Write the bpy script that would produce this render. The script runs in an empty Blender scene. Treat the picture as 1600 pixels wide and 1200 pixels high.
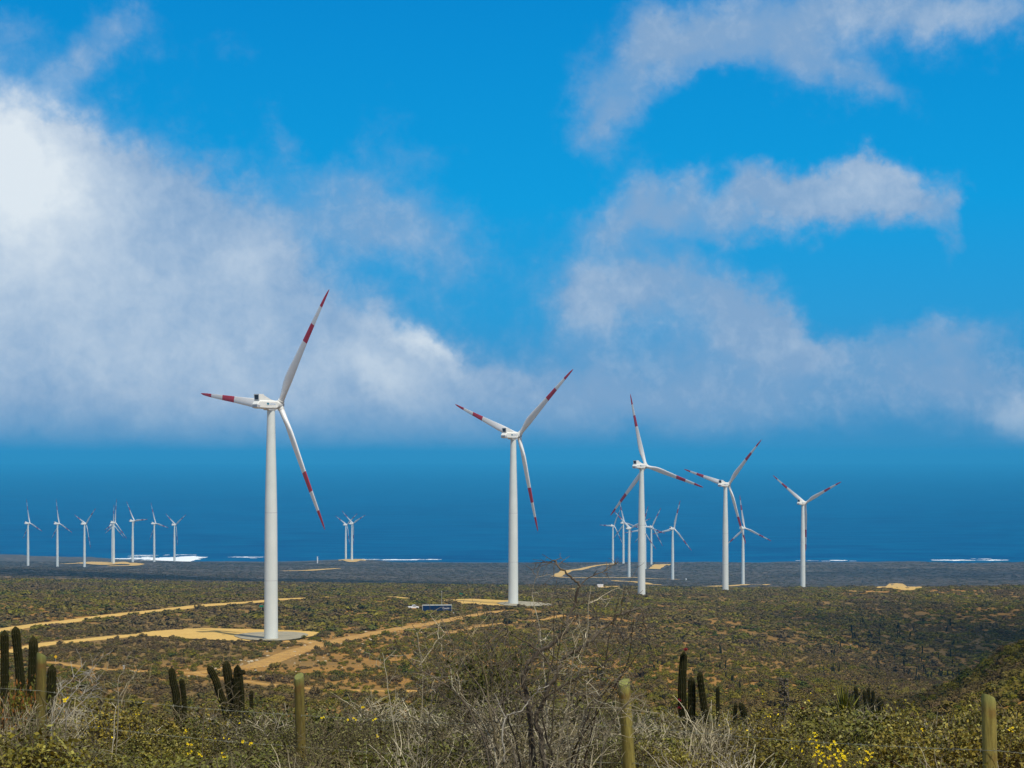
import bpy, math, random
import numpy as np
from mathutils import Vector, Matrix
random.seed(7); rng = np.random.default_rng(11)
R = math.radians
F = 2400.0; HY = 710.0          # focal length and eye level of the 1600 x 1200 photograph, in pixels
SC = bpy.context.scene
COL = SC.collection

# ------------------------------------------------------------------ camera
cam_d = bpy.data.cameras.new('camera'); cam = bpy.data.objects.new('camera', cam_d); COL.objects.link(cam)
cam.location = (0, 0, 0); cam.rotation_euler = (R(90), 0, 0)
cam_d.sensor_width = 36; cam_d.lens = 36 * F / 1600; cam_d.shift_y = 110 / 1600
cam_d.clip_start = 0.1; cam_d.clip_end = 200000
SC.camera = cam
SC.view_settings.view_transform = 'Standard'; SC.view_settings.look = 'None'
SC.view_settings.gamma = 1; SC.view_settings.exposure = 0; SC.view_settings.use_curve_mapping = False
SC.cycles.max_bounces = 6; SC.cycles.volume_bounces = 0; SC.cycles.transparent_max_bounces = 8

# ------------------------------------------------------------------ sun and sky
SUN_AZ, SUN_EL = 145, 60
sd = Vector((math.sin(R(SUN_AZ)) * math.cos(R(SUN_EL)), math.cos(R(SUN_AZ)) * math.cos(R(SUN_EL)), math.sin(R(SUN_EL))))
sl = bpy.data.lights.new('sun', 'SUN'); sl.energy = 4.3; sl.angle = R(0.5); sl.color = (1.0, 0.93, 0.80)
so = bpy.data.objects.new('sun', sl); COL.objects.link(so); so.rotation_euler = sd.to_track_quat('Z', 'Y').to_euler()

W = bpy.data.worlds.new('World'); SC.world = W; W.use_nodes = True
nt = W.node_tree; nt.nodes.clear()
class NT:
    """small helper that chains math nodes"""
    def __init__(s, tree): s.t = tree
    def n(s, ty, **kw):
        o = s.t.nodes.new(ty)
        for k, v in kw.items(): setattr(o, k, v)
        return o
    def set(s, sock, v):
        if isinstance(v, bpy.types.NodeSocket): s.t.links.new(v, sock)
        else: sock.default_value = v
    def m(s, op, a, b=None, c=None, clamp=False):
        o = s.n('ShaderNodeMath', operation=op, use_clamp=clamp); s.set(o.inputs[0], a)
        if b is not None: s.set(o.inputs[1], b)
        if c is not None: s.set(o.inputs[2], c)
        return o.outputs[0]
    def mix(s, f, a, b, mode='MIX'):
        o = s.n('ShaderNodeMix', data_type='RGBA', blend_type=mode); s.set(o.inputs[0], f); s.set(o.inputs[6], a); s.set(o.inputs[7], b)
        return o.outputs[2]
    def noise(s, vec, scale, detail=4, rough=0.55, dim='3D', dist=0.0):
        o = s.n('ShaderNodeTexNoise', noise_dimensions=dim); s.set(o.inputs['Vector'], vec)
        o.inputs['Scale'].default_value = scale; o.inputs['Detail'].default_value = detail
        o.inputs['Roughness'].default_value = rough; o.inputs['Distortion'].default_value = dist
        return o
    def rng(s, v, a, b, c=0.0, d=1.0, smooth=False):
        o = s.n('ShaderNodeMapRange', interpolation_type='SMOOTHSTEP' if smooth else 'LINEAR', clamp=True)
        s.set(o.inputs[0], v)
        for i, q in enumerate((a, b, c, d)): o.inputs[i + 1].default_value = q
        return o.outputs[0]
w = NT(nt)
tc = w.n('ShaderNodeTexCoord'); sep = w.n('ShaderNodeSeparateXYZ'); nt.links.new(tc.outputs['Generated'], sep.inputs[0])
X, Y, Z = sep.outputs
az = w.m('MULTIPLY', w.m('ARCTAN2', X, Y), 10.0); el = w.m('MULTIPLY', w.m('ARCSINE', Z), 10.0)
cmb = w.n('ShaderNodeCombineXYZ'); w.set(cmb.inputs[0], az); w.set(cmb.inputs[1], el)
base_v = cmb.outputs[0]
wn = w.noise(base_v, 2.2, 5, 0.6)
wv = w.n('ShaderNodeVectorMath', operation='SUBTRACT'); nt.links.new(wn.outputs['Color'], wv.inputs[0]); wv.inputs[1].default_value = (.5, .5, .5)
ws = w.n('ShaderNodeVectorMath', operation='SCALE'); nt.links.new(wv.outputs[0], ws.inputs[0]); ws.inputs['Scale'].default_value = 0.62
wa = w.n('ShaderNodeVectorMath', operation='ADD'); nt.links.new(base_v, wa.inputs[0]); nt.links.new(ws.outputs[0], wa.inputs[1])
def sky_at(px, py):
    a = math.atan((px - 800) / F); e = math.atan((HY - py) / F * math.cos(a)); return a * 10, e * 10
def blobs(lst, vec):
    tot = None
    for px, py, sx, sy, rot, amp in lst:
        cx, cy = sky_at(px, py)
        mp = w.n('ShaderNodeMapping', vector_type='TEXTURE'); nt.links.new(vec, mp.inputs[0])
        mp.inputs[1].default_value = (cx, cy, 0); mp.inputs[2].default_value = (0, 0, R(rot)); mp.inputs[3].default_value = (sx / 240, sy / 240, 1)
        dt = w.n('ShaderNodeVectorMath', operation='DOT_PRODUCT'); nt.links.new(mp.outputs[0], dt.inputs[0]); nt.links.new(mp.outputs[0], dt.inputs[1])
        g = w.m('MULTIPLY', w.m('EXPONENT', w.m('MULTIPLY', dt.outputs['Value'], -1.0)), amp)
        tot = g if tot is None else w.m('ADD', tot, g)
    return tot
# the clouds, each at its own bearing and height above the horizon (px, py, half width, half height, turn, density)
CL = [(20, 275, 118, 85, -20, 1.9), (110, 250, 40, 40, 0, .8), (-60, 400, 300, 180, 0, 1.5), (150, 430, 230, 140, -25, 1.2), (330, 480, 210, 130, -20, 1.15), (80, 560, 420, 120, 0, 1.1),
      (470, 560, 220, 110, -30, 1.0), (640, 590, 140, 60, -33, 1.0), (300, 640, 500, 60, 0, .9), (820, 640, 420, 55, 0, .8), (1250, 640, 300, 45, 0, .5),
      (190, 275, 45, 40, 0, .6), (215, 300, 40, 50, 0, .4), (300, 275, 55, 45, -20, .55), (350, 310, 50, 40, -20, .4), (560, 290, 130, 45, -5, .55), (500, 350, 120, 40, 0, .45), (700, 390, 95, 60, -25, .6), (600, 340, 90, 45, 0, .35),
      (1010, 300, 55, 40, 15, .6), (1060, 270, 34, 26, 0, .4), (1180, 262, 26, 20, 0, .4), (1210, 305, 140, 36, -2, 1.25), (1330, 310, 80, 40, 0, 1.1), (1345, 268, 24, 26, 0, 1.0), (1400, 320, 45, 35, 0, .7), (1455, 320, 36, 24, 0, .6), (1485, 350, 20, 50, 0, .5), (1120, 350, 210, 32, 0, .55), (990, 340, 90, 36, 15, .4),
      (918, 465, 75, 70, 15, 1.15), (1000, 430, 90, 45, 0, .6), (1090, 470, 110, 60, -20, .75), (1180, 510, 75, 52, -20, .8), (1232, 540, 52, 46, -10, 1.1), (1060, 565, 270, 55, 0, .6),
      (1345, 535, 45, 30, 0, .4), (1480, 520, 80, 38, 5, .85), (1540, 580, 110, 36, -5, .75), (1600, 660, 75, 45, 0, 1.3), (1400, 590, 120, 40, -10, .45),
      (940, 185, 55, 55, -20, .85), (990, 120, 60, 45, 40, .6), (1010, 50, 60, 50, 0, .7), (1100, 50, 100, 45, -5, .8), (1090, 100, 50, 20, 10, .4), (1260, 30, 200, 50, 0, .6), (1500, 20, 210, 45, -6, .95), (1290, 110, 80, 40, -10, .6), (1380, 140, 70, 32, -15, .6), (1250, 70, 70, 40, 0, .4),
      (150, 75, 80, 42, 30, .3), (110, 110, 50, 30, 30, .4), (200, 40, 60, 30, 0, .4), (10, 50, 50, 45, 0, .4), (435, 215, 26, 34, 30, .38), (600, 190, 50, 40, 40, .28), (650, 240, 60, 25, 0, .3), (350, 75, 40, 20, 0, .2)]
BR = [(30, 240, 110, 95, -20, 1.2), (20, 340, 120, 120, 0, .5), (655, 545, 75, 26, -38, .8), (600, 590, 70, 30, -20, .45), (1340, 300, 90, 45, 0, .3), (1590, 660, 60, 45, 0, .5), (380, 410, 60, 40, 0, .15),
      (1240, 540, 60, 50, 0, .15), (930, 470, 70, 60, 0, .15), (150, 470, 330, 150, 0, .42), (450, 600, 300, 70, 0, .25), (1500, 25, 180, 35, 0, .15)]
dens = blobs(CL, wa.outputs[0]); bri = blobs(BR, wa.outputs[0])
det = w.noise(base_v, 2.6, 10, 0.6, dist=.25).outputs[0]; fin = w.noise(base_v, 9, 9, 0.66, dist=.4).outputs[0]
d1 = w.m('ADD', dens, w.m('MULTIPLY', w.m('SUBTRACT', det, .5), .55)); d1 = w.m('ADD', d1, w.m('MULTIPLY', w.m('SUBTRACT', fin, .5), .34))
cov = w.m('MULTIPLY', w.rng(d1, .10, 1.30, 0, 1, True), .93)
elf = w.rng(el, -.16, .40, 0, 1, True)
cov = w.m('MULTIPLY', cov, elf)
sky = w.n('ShaderNodeTexSky', sky_type='NISHITA', sun_disc=False, sun_elevation=R(SUN_EL), sun_rotation=R(SUN_AZ))
sky.air_density = 1.0; sky.dust_density = .3; sky.ozone_density = 3.0; sky.altitude = 200
hs = w.n('ShaderNodeHueSaturation'); nt.links.new(sky.outputs[0], hs.inputs['Color']); hs.inputs['Saturation'].default_value = 1.25
ramp = w.n('ShaderNodeValToRGB'); w.set(ramp.inputs[0], w.rng(w.m('MULTIPLY', el, .1), 0, 1.0)); ce = ramp.color_ramp
ce.elements[0].position = 0; ce.elements[0].color = (.04, .265, .54, 1); ce.elements[1].position = 1; ce.elements[1].color = (.004, .10, .30, 1)
for ps, cc in ((.04, (.03, .27, .58)), (.09, (.015, .32, .68)), (.16, (.0, .33, .73)), (.29, (.0, .25, .64))):
    q_ = ce.elements.new(ps); q_.color = (*cc, 1)
rs10 = w.n('ShaderNodeVectorMath', operation='SCALE'); nt.links.new(ramp.outputs[0], rs10.inputs[0]); rs10.inputs['Scale'].default_value = 10.0
skyc = w.mix(.97, hs.outputs[0], rs10.outputs[0])
cb = w.m('ADD', bri, w.m('ADD', w.m('MULTIPLY', w.m('SUBTRACT', det, .5), .8), w.m('MULTIPLY', w.m('SUBTRACT', fin, .5), .5)))
ccol = w.mix(w.rng(cb, .0, 1.2), (2.45, 3.95, 6.1, 1), (8.0, 8.6, 9.0, 1))
# white clouds added to the unseen sky, overhead and behind, to neutralise its blue fill
oth = w.m('MAXIMUM', w.rng(el, 3.4, 5.0, 0, 1, True), w.rng(w.m('ABSOLUTE', az), 4.5, 6.5, 0, 1, True))
oc = w.m('MULTIPLY', w.m('MULTIPLY', oth, w.rng(w.noise(tc.outputs['Generated'], 2.4, 7, .6).outputs[0], .40, .56, 0, 1, True)), w.rng(el, .1, 1.2))
fc = w.mix(w.m('MULTIPLY', oc, .9), w.mix(cov, skyc, ccol), (5.0, 5.2, 5.6, 1))
bg = w.n('ShaderNodeBackground'); nt.links.new(fc, bg.inputs[0]); bg.inputs[1].default_value = 0.1
ow = w.n('ShaderNodeOutputWorld'); nt.links.new(bg.outputs[0], ow.inputs[0])

# ------------------------------------------------------------------ materials
def mat(name, fn, rough=.8, spec=.3):
    m = bpy.data.materials.new(name); m.use_nodes = True; t = m.node_tree; t.nodes.clear(); h = NT(t)
    b = h.n('ShaderNodeBsdfPrincipled'); o = h.n('ShaderNodeOutputMaterial'); t.links.new(b.outputs[0], o.inputs[0])
    b.inputs['Roughness'].default_value = rough; b.inputs['Specular IOR Level'].default_value = spec
    fn(h, b); return m
def geo(h): return h.n('ShaderNodeNewGeometry').outputs['Position']
def objc(h): return h.n('ShaderNodeTexCoord').outputs['Object']
def varied(c1, c2, scale=3, bump=0, space='obj'):
    def f(h, b):
        v = objc(h) if space == 'obj' else geo(h)
        nn = h.noise(v, scale, 5).outputs[0]
        h.set(b.inputs['Base Color'], h.mix(h.rng(nn, .3, .7), (*c1, 1), (*c2, 1)))
        if bump:
            bp = h.n('ShaderNodeBump'); h.set(bp.inputs['Height'], nn); bp.inputs['Strength'].default_value = bump; h.set(b.inputs['Normal'], bp.outputs[0])
    return f
def leafy(cols, lo=.55, hi=1.5, region=False):
    """foliage colour that differs between plants and between leaves"""
    def f(h, b):
        oi = h.n('ShaderNodeObjectInfo').outputs['Random']
        r = h.n('ShaderNodeValToRGB'); h.set(r.inputs[0], oi)
        e = r.color_ramp.elements; e[0].color = (*cols[0], 1); e[1].color = (*cols[-1], 1)
        for i, c in enumerate(cols[1:-1]):
            q = e.new((i + 1) / (len(cols) - 1)); q.color = (*c, 1)
        g = h.n('ShaderNodeNewGeometry').outputs['Random Per Island']
        k = h.rng(g, 0, 1, lo, hi)
        c = h.mix(1.0, r.outputs[0], k, 'MULTIPLY')
        if region:      # stands of browner, leafless scrub between the greener ones
            p = geo(h); n1 = h.noise(p, .011, 5, .6).outputs[0]; n2 = h.noise(p, .045, 4, .6).outputs[0]
            c = h.mix(h.m('MULTIPLY', h.rng(h.m('ADD', n1, h.m('MULTIPLY', n2, .6)), .74, .95, 0, 1, True), .75), c, h.mix(1.0, (.125, .085, .045, 1), k, 'MULTIPLY'))
        h.set(b.inputs['Base Color'], c)
    return f
M = {}
def f_ground(h, b):
    p = geo(h)
    big = h.noise(p, .012, 6, .6).outputs[0]; mid = h.noise(p, .11, 6, .6).outputs[0]; sm = h.noise(p, 1.3, 5, .6).outputs[0]
    c = h.mix(h.rng(mid, .35, .65), (.27, .135, .028, 1), (.36, .185, .04, 1))
    c = h.mix(h.rng(big, .42, .6), c, (.19, .12, .038, 1))
    c = h.mix(h.rng(sm, .5, .7), c, (.13, .095, .028, 1))
    py = h.n('ShaderNodeSeparateXYZ'); h.set(py.inputs[0], p)
    far = h.rng(h.m('ADD', py.outputs[1], h.m('MULTIPLY', big, 700)), 1750, 2150, 0, 1, True)
    sc = h.mix(h.rng(h.noise(p, .006, 7, .65).outputs[0], .4, .62), (.085, .065, .055, 1), (.15, .115, .085, 1))
    sc = h.mix(h.rng(h.noise(p, .05, 5, .6).outputs[0], .35, .65), sc, (.06, .052, .035, 1))
    c = h.mix(far, c, sc)
    h.set(b.inputs['Base Color'], c)
    bp = h.n('ShaderNodeBump'); h.set(bp.inputs['Height'], h.m('ADD', sm, h.m('MULTIPLY', mid, 3.0))); bp.inputs['Strength'].default_value = .5; bp.inputs['Distance'].default_value = .3
    h.set(b.inputs['Normal'], bp.outputs[0])
M['ground'] = mat('dry_soil', f_ground, .95, .1)
def f_road(h, b):
    p = geo(h); n1 = h.noise(p, .18, 6, .6).outputs[0]; n2 = h.noise(p, 1.7, 5, .6).outputs[0]
    c = h.mix(h.rng(n1, .3, .7), (.52, .33, .085, 1), (.6, .40, .12, 1)); c = h.mix(h.rng(n2, .52, .75), c, (.38, .22, .065, 1))
    h.set(b.inputs['Base Color'], c)
M['road'] = mat('track_dirt', f_road, .95, .1)
def f_track(h, b):
    p = geo(h); n1 = h.noise(p, .25, 6, .6).outputs[0]; n2 = h.noise(p, 1.1, 5, .65).outputs[0]
    c = h.mix(h.rng(n1, .35, .65), (.36, .20, .05, 1), (.48, .29, .08, 1)); c = h.mix(h.rng(n2, .5, .62), c, (.27, .15, .055, 1)); c = h.mix(h.rng(n2, .66, .7), c, (.66, .52, .34, 1))
    h.set(b.inputs['Base Color'], c)
M['track'] = mat('rough_dirt', f_track, .95, .1)
M['gravel'] = mat('gravel', varied((.24, .215, .15), (.36, .32, .23), .5, 0, 'geo'), .95, .1)
M['white'] = mat('painted_steel', varied((.63, .68, .66), (.70, .74, .72), .25), .42, .4)
M['blade'] = mat('blade_paint', varied((.70, .71, .71), (.78, .78, .77), .3), .35, .4)
M['red'] = mat('red_paint', varied((.50, .025, .04), (.42, .02, .035), .6), .4, .4)
M['nac'] = mat('nacelle_paint', varied((.80, .80, .76), (.74, .74, .70), .7), .4, .4)
M['dark'] = mat('dark_grille', varied((.02, .022, .03), (.05, .05, .06), 8), .5)
M['grey'] = mat('grey_louvre', varied((.34, .35, .40), (.42, .42, .46), 6), .6)
M['hubm'] = mat('hub_paint', varied((.50, .51, .50), (.60, .60, .58), 1), .45)
M['navy'] = mat('navy_paint', varied((.002, .016, .075), (.004, .024, .095), 2), .45)
M['teal'] = mat('logo_teal', varied((.0, .10, .18), (.0, .2, .25), 2), .5)
M['lblue'] = mat('letter_blue', varied((.03, .22, .45), (.05, .25, .48), 2), .5)
M['lwhite'] = mat('letter_white', varied((.8, .8, .8), (.75, .75, .75), 2), .5)
M['conc'] = mat('concrete', varied((.34, .33, .29), (.42, .40, .35), 1), .9)
M['galv'] = mat('galvanised_steel', varied((.4, .42, .38), (.55, .55, .48), 5), .5)
M['wire'] = mat('fence_wire', varied((.18, .19, .13), (.36, .36, .28), 9), .5)
def f_post_pale(h, b): f_post(h, b, ((.16, .13, .03, 1), (.34, .29, .075, 1)))
def f_post(h, b, cc=((.08, .06, .015, 1), (.19, .155, .034, 1))):
    v = objc(h); mp = h.n('ShaderNodeMapping'); h.set(mp.inputs[0], v); mp.inputs[3].default_value = (14, 14, 1.6)
    g = h.noise(mp.outputs[0], 2.0, 6, .65).outputs[0]; s = h.noise(v, 3.0, 4).outputs[0]
    c = h.mix(h.rng(g, .35, .7), *cc); c = h.mix(h.rng(s, .55, .72), c, (.15, .07, .02, 1))
    z = h.n('ShaderNodeSeparateXYZ'); h.set(z.inputs[0], v)
    c = h.mix(h.m('MULTIPLY', h.rng(z.outputs[2], 1.18, 1.3), .55), c, (.20, .25, .08, 1))
    h.set(b.inputs['Base Color'], c)
    bp = h.n('ShaderNodeBump'); h.set(bp.inputs['Height'], g); bp.inputs['Strength'].default_value = .7; bp.inputs['Distance'].default_value = .02; h.set(b.inputs['Normal'], bp.outputs[0])
M['post'] = mat('weathered_timber', f_post, .85); M['post2'] = mat('pale_timber', f_post_pale, .85)
M['cactus'] = mat('cactus_skin', varied((.016, .018, .006), (.034, .032, .012), 4), .95, .05)
M['spine'] = mat('cactus_spines', varied((.12, .09, .05), (.05, .035, .022), 20), .9, .1)
M['cred'] = mat('cactus_flower', varied((.3, .01, .02), (.2, .01, .02), 9), .7)
M['twig'] = mat('dry_twig', leafy([(.21, .175, .10), (.07, .055, .03), (.42, .38, .27), (.14, .115, .065)], .25, 1.7), .9)
M['stem'] = mat('bush_stems', leafy([(.09, .07, .035), (.05, .04, .022), (.13, .10, .05)]), .9)
M['pale'] = mat('pale_dead_wood', varied((.24, .22, .18), (.36, .34, .28), 6), .9)
M['bark'] = mat('dark_bark', varied((.055, .045, .035), (.15, .125, .09), 3), .9)
M['leafY'] = mat('yellow_green_leaves', leafy([(.15, .125, .010), (.095, .09, .010), (.20, .145, .014)]), .6)
M['leafG'] = mat('green_leaves', leafy([(.08, .09, .010), (.12, .12, .012), (.06, .065, .012)]), .6)
M['leafP'] = mat('pale_leaves', leafy([(.26, .235, .05), (.19, .18, .035), (.34, .29, .09)]), .6)
M['leafR'] = mat('rusty_leaves', leafy([(.24, .10, .02), (.28, .15, .03), (.18, .12, .02)]), .6)
M['leafS'] = mat('sage_leaves', leafy([(.12, .11, .03), (.085, .085, .022), (.15, .125, .045)]), .7)
M['scrub'] = mat('scrub_leaves', leafy([(.135, .122, .014), (.17, .148, .018), (.115, .08, .032), (.19, .162, .02), (.13, .09, .045), (.075, .09, .014), (.17, .12, .04)], .72, 1.28, True), .95, .0)
M['farscrub'] = mat('far_scrub_leaves', leafy([(.085, .06, .045), (.065, .06, .028), (.11, .082, .055), (.07, .05, .036), (.09, .08, .03)], .8, 1.2), .95, 0)
M['stone'] = mat('pale_stone', varied((.42, .36, .25), (.55, .48, .35), 3), .95, .1)
M['flower'] = mat('yellow_petals', varied((.85, .7, .0), (.8, .55, .0), 5), .6)
M['grass'] = mat('dry_grass', leafy([(.16, .13, .05), (.24, .19, .09), (.09, .08, .03)]), .9)
M['foam'] = mat('sea_foam', varied((.8, .85, .86), (.9, .92, .92), .02, 0, 'geo'), .9)
M['cred2'] = mat('sign_green', varied((.0, .16, .09), (.0, .19, .11), 2), .5)
M['cyel'] = mat('sign_yellow', varied((.75, .45, .0), (.7, .4, .0), 2), .5)
M['glass'] = mat('vehicle_glass', varied((.02, .03, .04), (.03, .04, .05), 2), .1, .6)
M['tyre'] = mat('rubber', varied((.02, .02, .02), (.03, .03, .03), 6), .9)
M['carp'] = mat('car_paint', varied((.78, .78, .78), (.8, .8, .8), 1), .3)

# ------------------------------------------------------------------ mesh helpers
def tag(o, label=None, cat=None, group=None, kind=None):
    if label: o['label'] = label
    if cat: o['category'] = cat
    if group: o['group'] = group
    if kind: o['kind'] = kind
    return o
def link(o, parent=None):
    COL.objects.link(o)
    if parent: o.parent = parent
    return o
def empty(name, loc, rz=0):
    o = bpy.data.objects.new(name, None); o.location = loc; o.rotation_euler = (0, 0, rz); o.empty_display_size = .1
    return link(o)
class MB:
    def __init__(s): s.v = []; s.f = []; s.m = []
    def add(s, vs, fs, mi=0):
        b = len(s.v); s.v += [tuple(q) for q in vs]; s.f += [tuple(b + i for i in q) for q in fs]; s.m += [mi] * len(fs)
    def box(s, c, d, mi=0, rz=0):
        ca, sa = math.cos(rz), math.sin(rz); vs = []
        for z in (-1, 1):
            for x, y in ((-1, -1), (1, -1), (1, 1), (-1, 1)):
                a, b = x * d[0] / 2, y * d[1] / 2
                vs.append((c[0] + a * ca - b * sa, c[1] + a * sa + b * ca, c[2] + z * d[2] / 2))
        s.add(vs, [(3, 2, 1, 0), (4, 5, 6, 7), (0, 1, 5, 4), (1, 2, 6, 5), (2, 3, 7, 6), (3, 0, 4, 7)], mi)
    def loft(s, rings, mi=0, caps=True, mids=None):
        n = len(rings[0]); vs = [p for r in rings for p in r]; b = len(s.v); s.v += [tuple(q) for q in vs]
        for i in range(len(rings) - 1):
            for j in range(n):
                k = (j + 1) % n
                s.f.append((b + i * n + j, b + i * n + k, b + (i + 1) * n + k, b + (i + 1) * n + j)); s.m.append(mids[i] if mids else mi)
        if caps:
            s.f.append(tuple(b + j for j in range(n))[::-1]); s.m.append(mids[0] if mids else mi)
            s.f.append(tuple(b + (len(rings) - 1) * n + j for j in range(n))); s.m.append(mids[-1] if mids else mi)
    def tube(s, pts, rad, n=6, mi=0, caps=True):
        rings = []; up = None
        for i, p in enumerate(pts):
            p = Vector(p); a = Vector(pts[max(i - 1, 0)]); c = Vector(pts[min(i + 1, len(pts) - 1)]); d = (c - a)
            if d.length < 1e-9: d = Vector((0, 0, 1))
            d.normalize()
            if up is None: up = d.orthogonal().normalized()
            up = (up - d * up.dot(d));
            if up.length < 1e-6: up = d.orthogonal()
            up.normalize(); sd_ = d.cross(up); r = rad[i] if hasattr(rad, '__len__') else rad
            rings.append([p + (up * math.cos(2 * math.pi * j / n) + sd_ * math.sin(2 * math.pi * j / n)) * r for j in range(n)])
        s.loft(rings, mi, caps)
    def build(s, name, mats, parent=None, smooth=False):
        me = bpy.data.meshes.new(name); me.from_pydata(s.v, [], s.f)
        for q in (mats if isinstance(mats, (list, tuple)) else [mats]): me.materials.append(q)
        me.polygons.foreach_set('material_index', s.m)
        if smooth: me.polygons.foreach_set('use_smooth', [True] * len(s.f))
        me.update(); o = bpy.data.objects.new(name, me)
        return link(o, parent) if parent is not False else o
def smooth_by_angle(o, ang=40):
    o.data.polygons.foreach_set('use_smooth', [True] * len(o.data.polygons))
    try: o.data.set_sharp_from_angle(angle=R(ang))
    except Exception: pass

# ------------------------------------------------------------------ terrain
def hash2(i, j, s):
    h = (i.astype(np.int64) * 374761393 + j.astype(np.int64) * 668265263 + s * 974711) & 0x7fffffff
    h = ((h ^ (h >> 13)) * 1274126177) & 0x7fffffff
    return ((h ^ (h >> 16)) & 0xffff) / 65535.0
def vnoise(x, y, s=0):
    i = np.floor(x); j = np.floor(y); u = x - i; v = y - j; u = u * u * (3 - 2 * u); v = v * v * (3 - 2 * v)
    a = hash2(i, j, s); b = hash2(i + 1, j, s); c = hash2(i, j + 1, s); d = hash2(i + 1, j + 1, s)
    return (a * (1 - u) + b * u) * (1 - v) + (c * (1 - u) + d * u) * v - .5
KD = [-40, 0, 8, 15, 30, 50, 80, 120, 200, 300, 400, 522, 600, 650, 725, 800, 950, 1143, 1433, 2000, 2400, 2909, 3254, 3430, 3520, 3700, 4300]
NEAR = [1.5, -1.75, -2.6, -3.5, -6.3, -10.3, -15.8, -23, -36]
def py2z(lst): return [-(p - HY) / F * d for p, d in lst]
def colz(vals, far):
    """vals: heights from 300 m on"""
    return NEAR + vals + far
FR = lambda c1, c2: None
c0 = NEAR + [-48, -56, -62.5, -66, -67.5, -70, -74, -84.5, -95, -117, -150, -177, -211, -229, -238, -240, -243.5, -262]
c400 = NEAR + [-48, -56, -63, -66.5, -68.5, -71.5, -76, -87, -99, -120.5, -163, -187, -211, -231, -241, -246, -252, -262]
c800 = NEAR + [-48, -56.5, -64.5, -68, -69.5, -71.5, -75.5, -87, -101, -123, -168, -190, -214, -233, -242, -247, -252, -262]
c1000 = NEAR + [-48.5, -58, -66.5, -71, -73, -76, -79, -88, -101.5, -124, -168, -193, -216, -233, -241, -247, -252, -262]
c1150 = NEAR + [-48.5, -59, -68, -73.5, -75.5, -78.5, -82, -90, -102, -125, -173, -197, -218, -233, -241, -247, -252, -262]
c1300 = NEAR + [-48.5, -60.5, -72, -76.5, -78.5, -82, -85, -92, -103.5, -125, -175, -199, -220, -234, -241, -247, -252, -262]
c1400 = NEAR[:-1] + [-35] + [-50, -63, -77, -83, -85.5, -87.5, -89.5, -94, -103.5, -125, -175, -199, -220, -234, -241, -247, -252, -262]
c1480 = NEAR[:-1] + [-32.5] + [-46.5, -63, -80, -87, -88.5, -89.5, -91, -94, -103.5, -125, -175, -199, -220, -234, -241, -247, -252, -262]
c1600 = NEAR[:-1] + [-28] + [-38.5, -66, -83, -88, -89, -89.5, -90.5, -93.5, -103.5, -125, -175, -199, -220, -234, -241, -247, -252, -262]
c1800 = NEAR[:-2] + [-20, -23] + [-30, -60, -80, -88, -89, -89.5, -90, -93, -103, -125, -175, -199, -220, -234, -241, -247, -252, -262]
CPX = np.array([0, 400, 800, 1000, 1150, 1300, 1400, 1480, 1600, 1800]); CU = (CPX - 800) / F
TAB = np.array([c0, c400, c800, c1000, c1150, c1300, c1400, c1480, c1600, c1800]); KDa = np.array(KD, float)
SL = np.zeros_like(TAB)
dx_ = np.diff(KDa); dd = np.diff(TAB, axis=1) / dx_
SL[:, 1:-1] = (dd[:, :-1] * dx_[1:] + dd[:, 1:] * dx_[:-1]) / (dx_[1:] + dx_[:-1]); SL[:, 0] = dd[:, 0]; SL[:, -1] = dd[:, -1]
TB = {'w': None}
def ter0(x, y):
    x = np.asarray(x, float); y = np.asarray(y, float)
    yc = np.clip(y, KDa[0], KDa[-1]); k = np.clip(np.searchsorted(KDa, yc, side='right') - 1, 0, len(KDa) - 2)
    h = dx_[k]; t = (yc - KDa[k]) / h
    u = np.clip(x / np.maximum(y, 40.0), CU[0], CU[-1]); c = np.clip(np.searchsorted(CU, u, side='right') - 1, 0, len(CU) - 2)
    s = (u - CU[c]) / (CU[c + 1] - CU[c]); s = s * s * (3 - 2 * s) * .5 + s * .5
    def H(ci):
        return ((2 * t**3 - 3 * t**2 + 1) * TAB[ci, k] + (t**3 - 2 * t**2 + t) * h * SL[ci, k] + (-2 * t**3 + 3 * t**2) * TAB[ci, k + 1] + (t**3 - t**2) * h * SL[ci, k + 1])
    z = H(c) * (1 - s) + H(c + 1) * s
    a = np.clip(y / 900, .05, 1)
    right = np.clip((u - .1) * 8, 0, 1)
    z = z + a * (1.2 + 2.2 * right) * vnoise(x / 90, y / 90, 1) * 1.5 + np.clip(y / 200, .1, 1) * (.45 + .7 * right) * vnoise(x / 24, y / 24, 2)
    z = z + .25 * vnoise(x / 3.5, y / 3.5, 3) * np.clip(1.2 - y / 120, 0, 1)
    return z
def ter(x, y):
    z = ter0(x, y)
    if TB['w'] is not None:
        for (px_, py_, sg), wt in zip(TB['p'], TB['w']):
            z = z + wt * np.exp(-((np.asarray(x) - px_)**2 + (np.asarray(y) - py_)**2) / (2 * sg * sg))
    return z
def world_at(px, py, D): return Vector(((px - 800) / F * D, D, (HY - py) / F * D))

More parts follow.
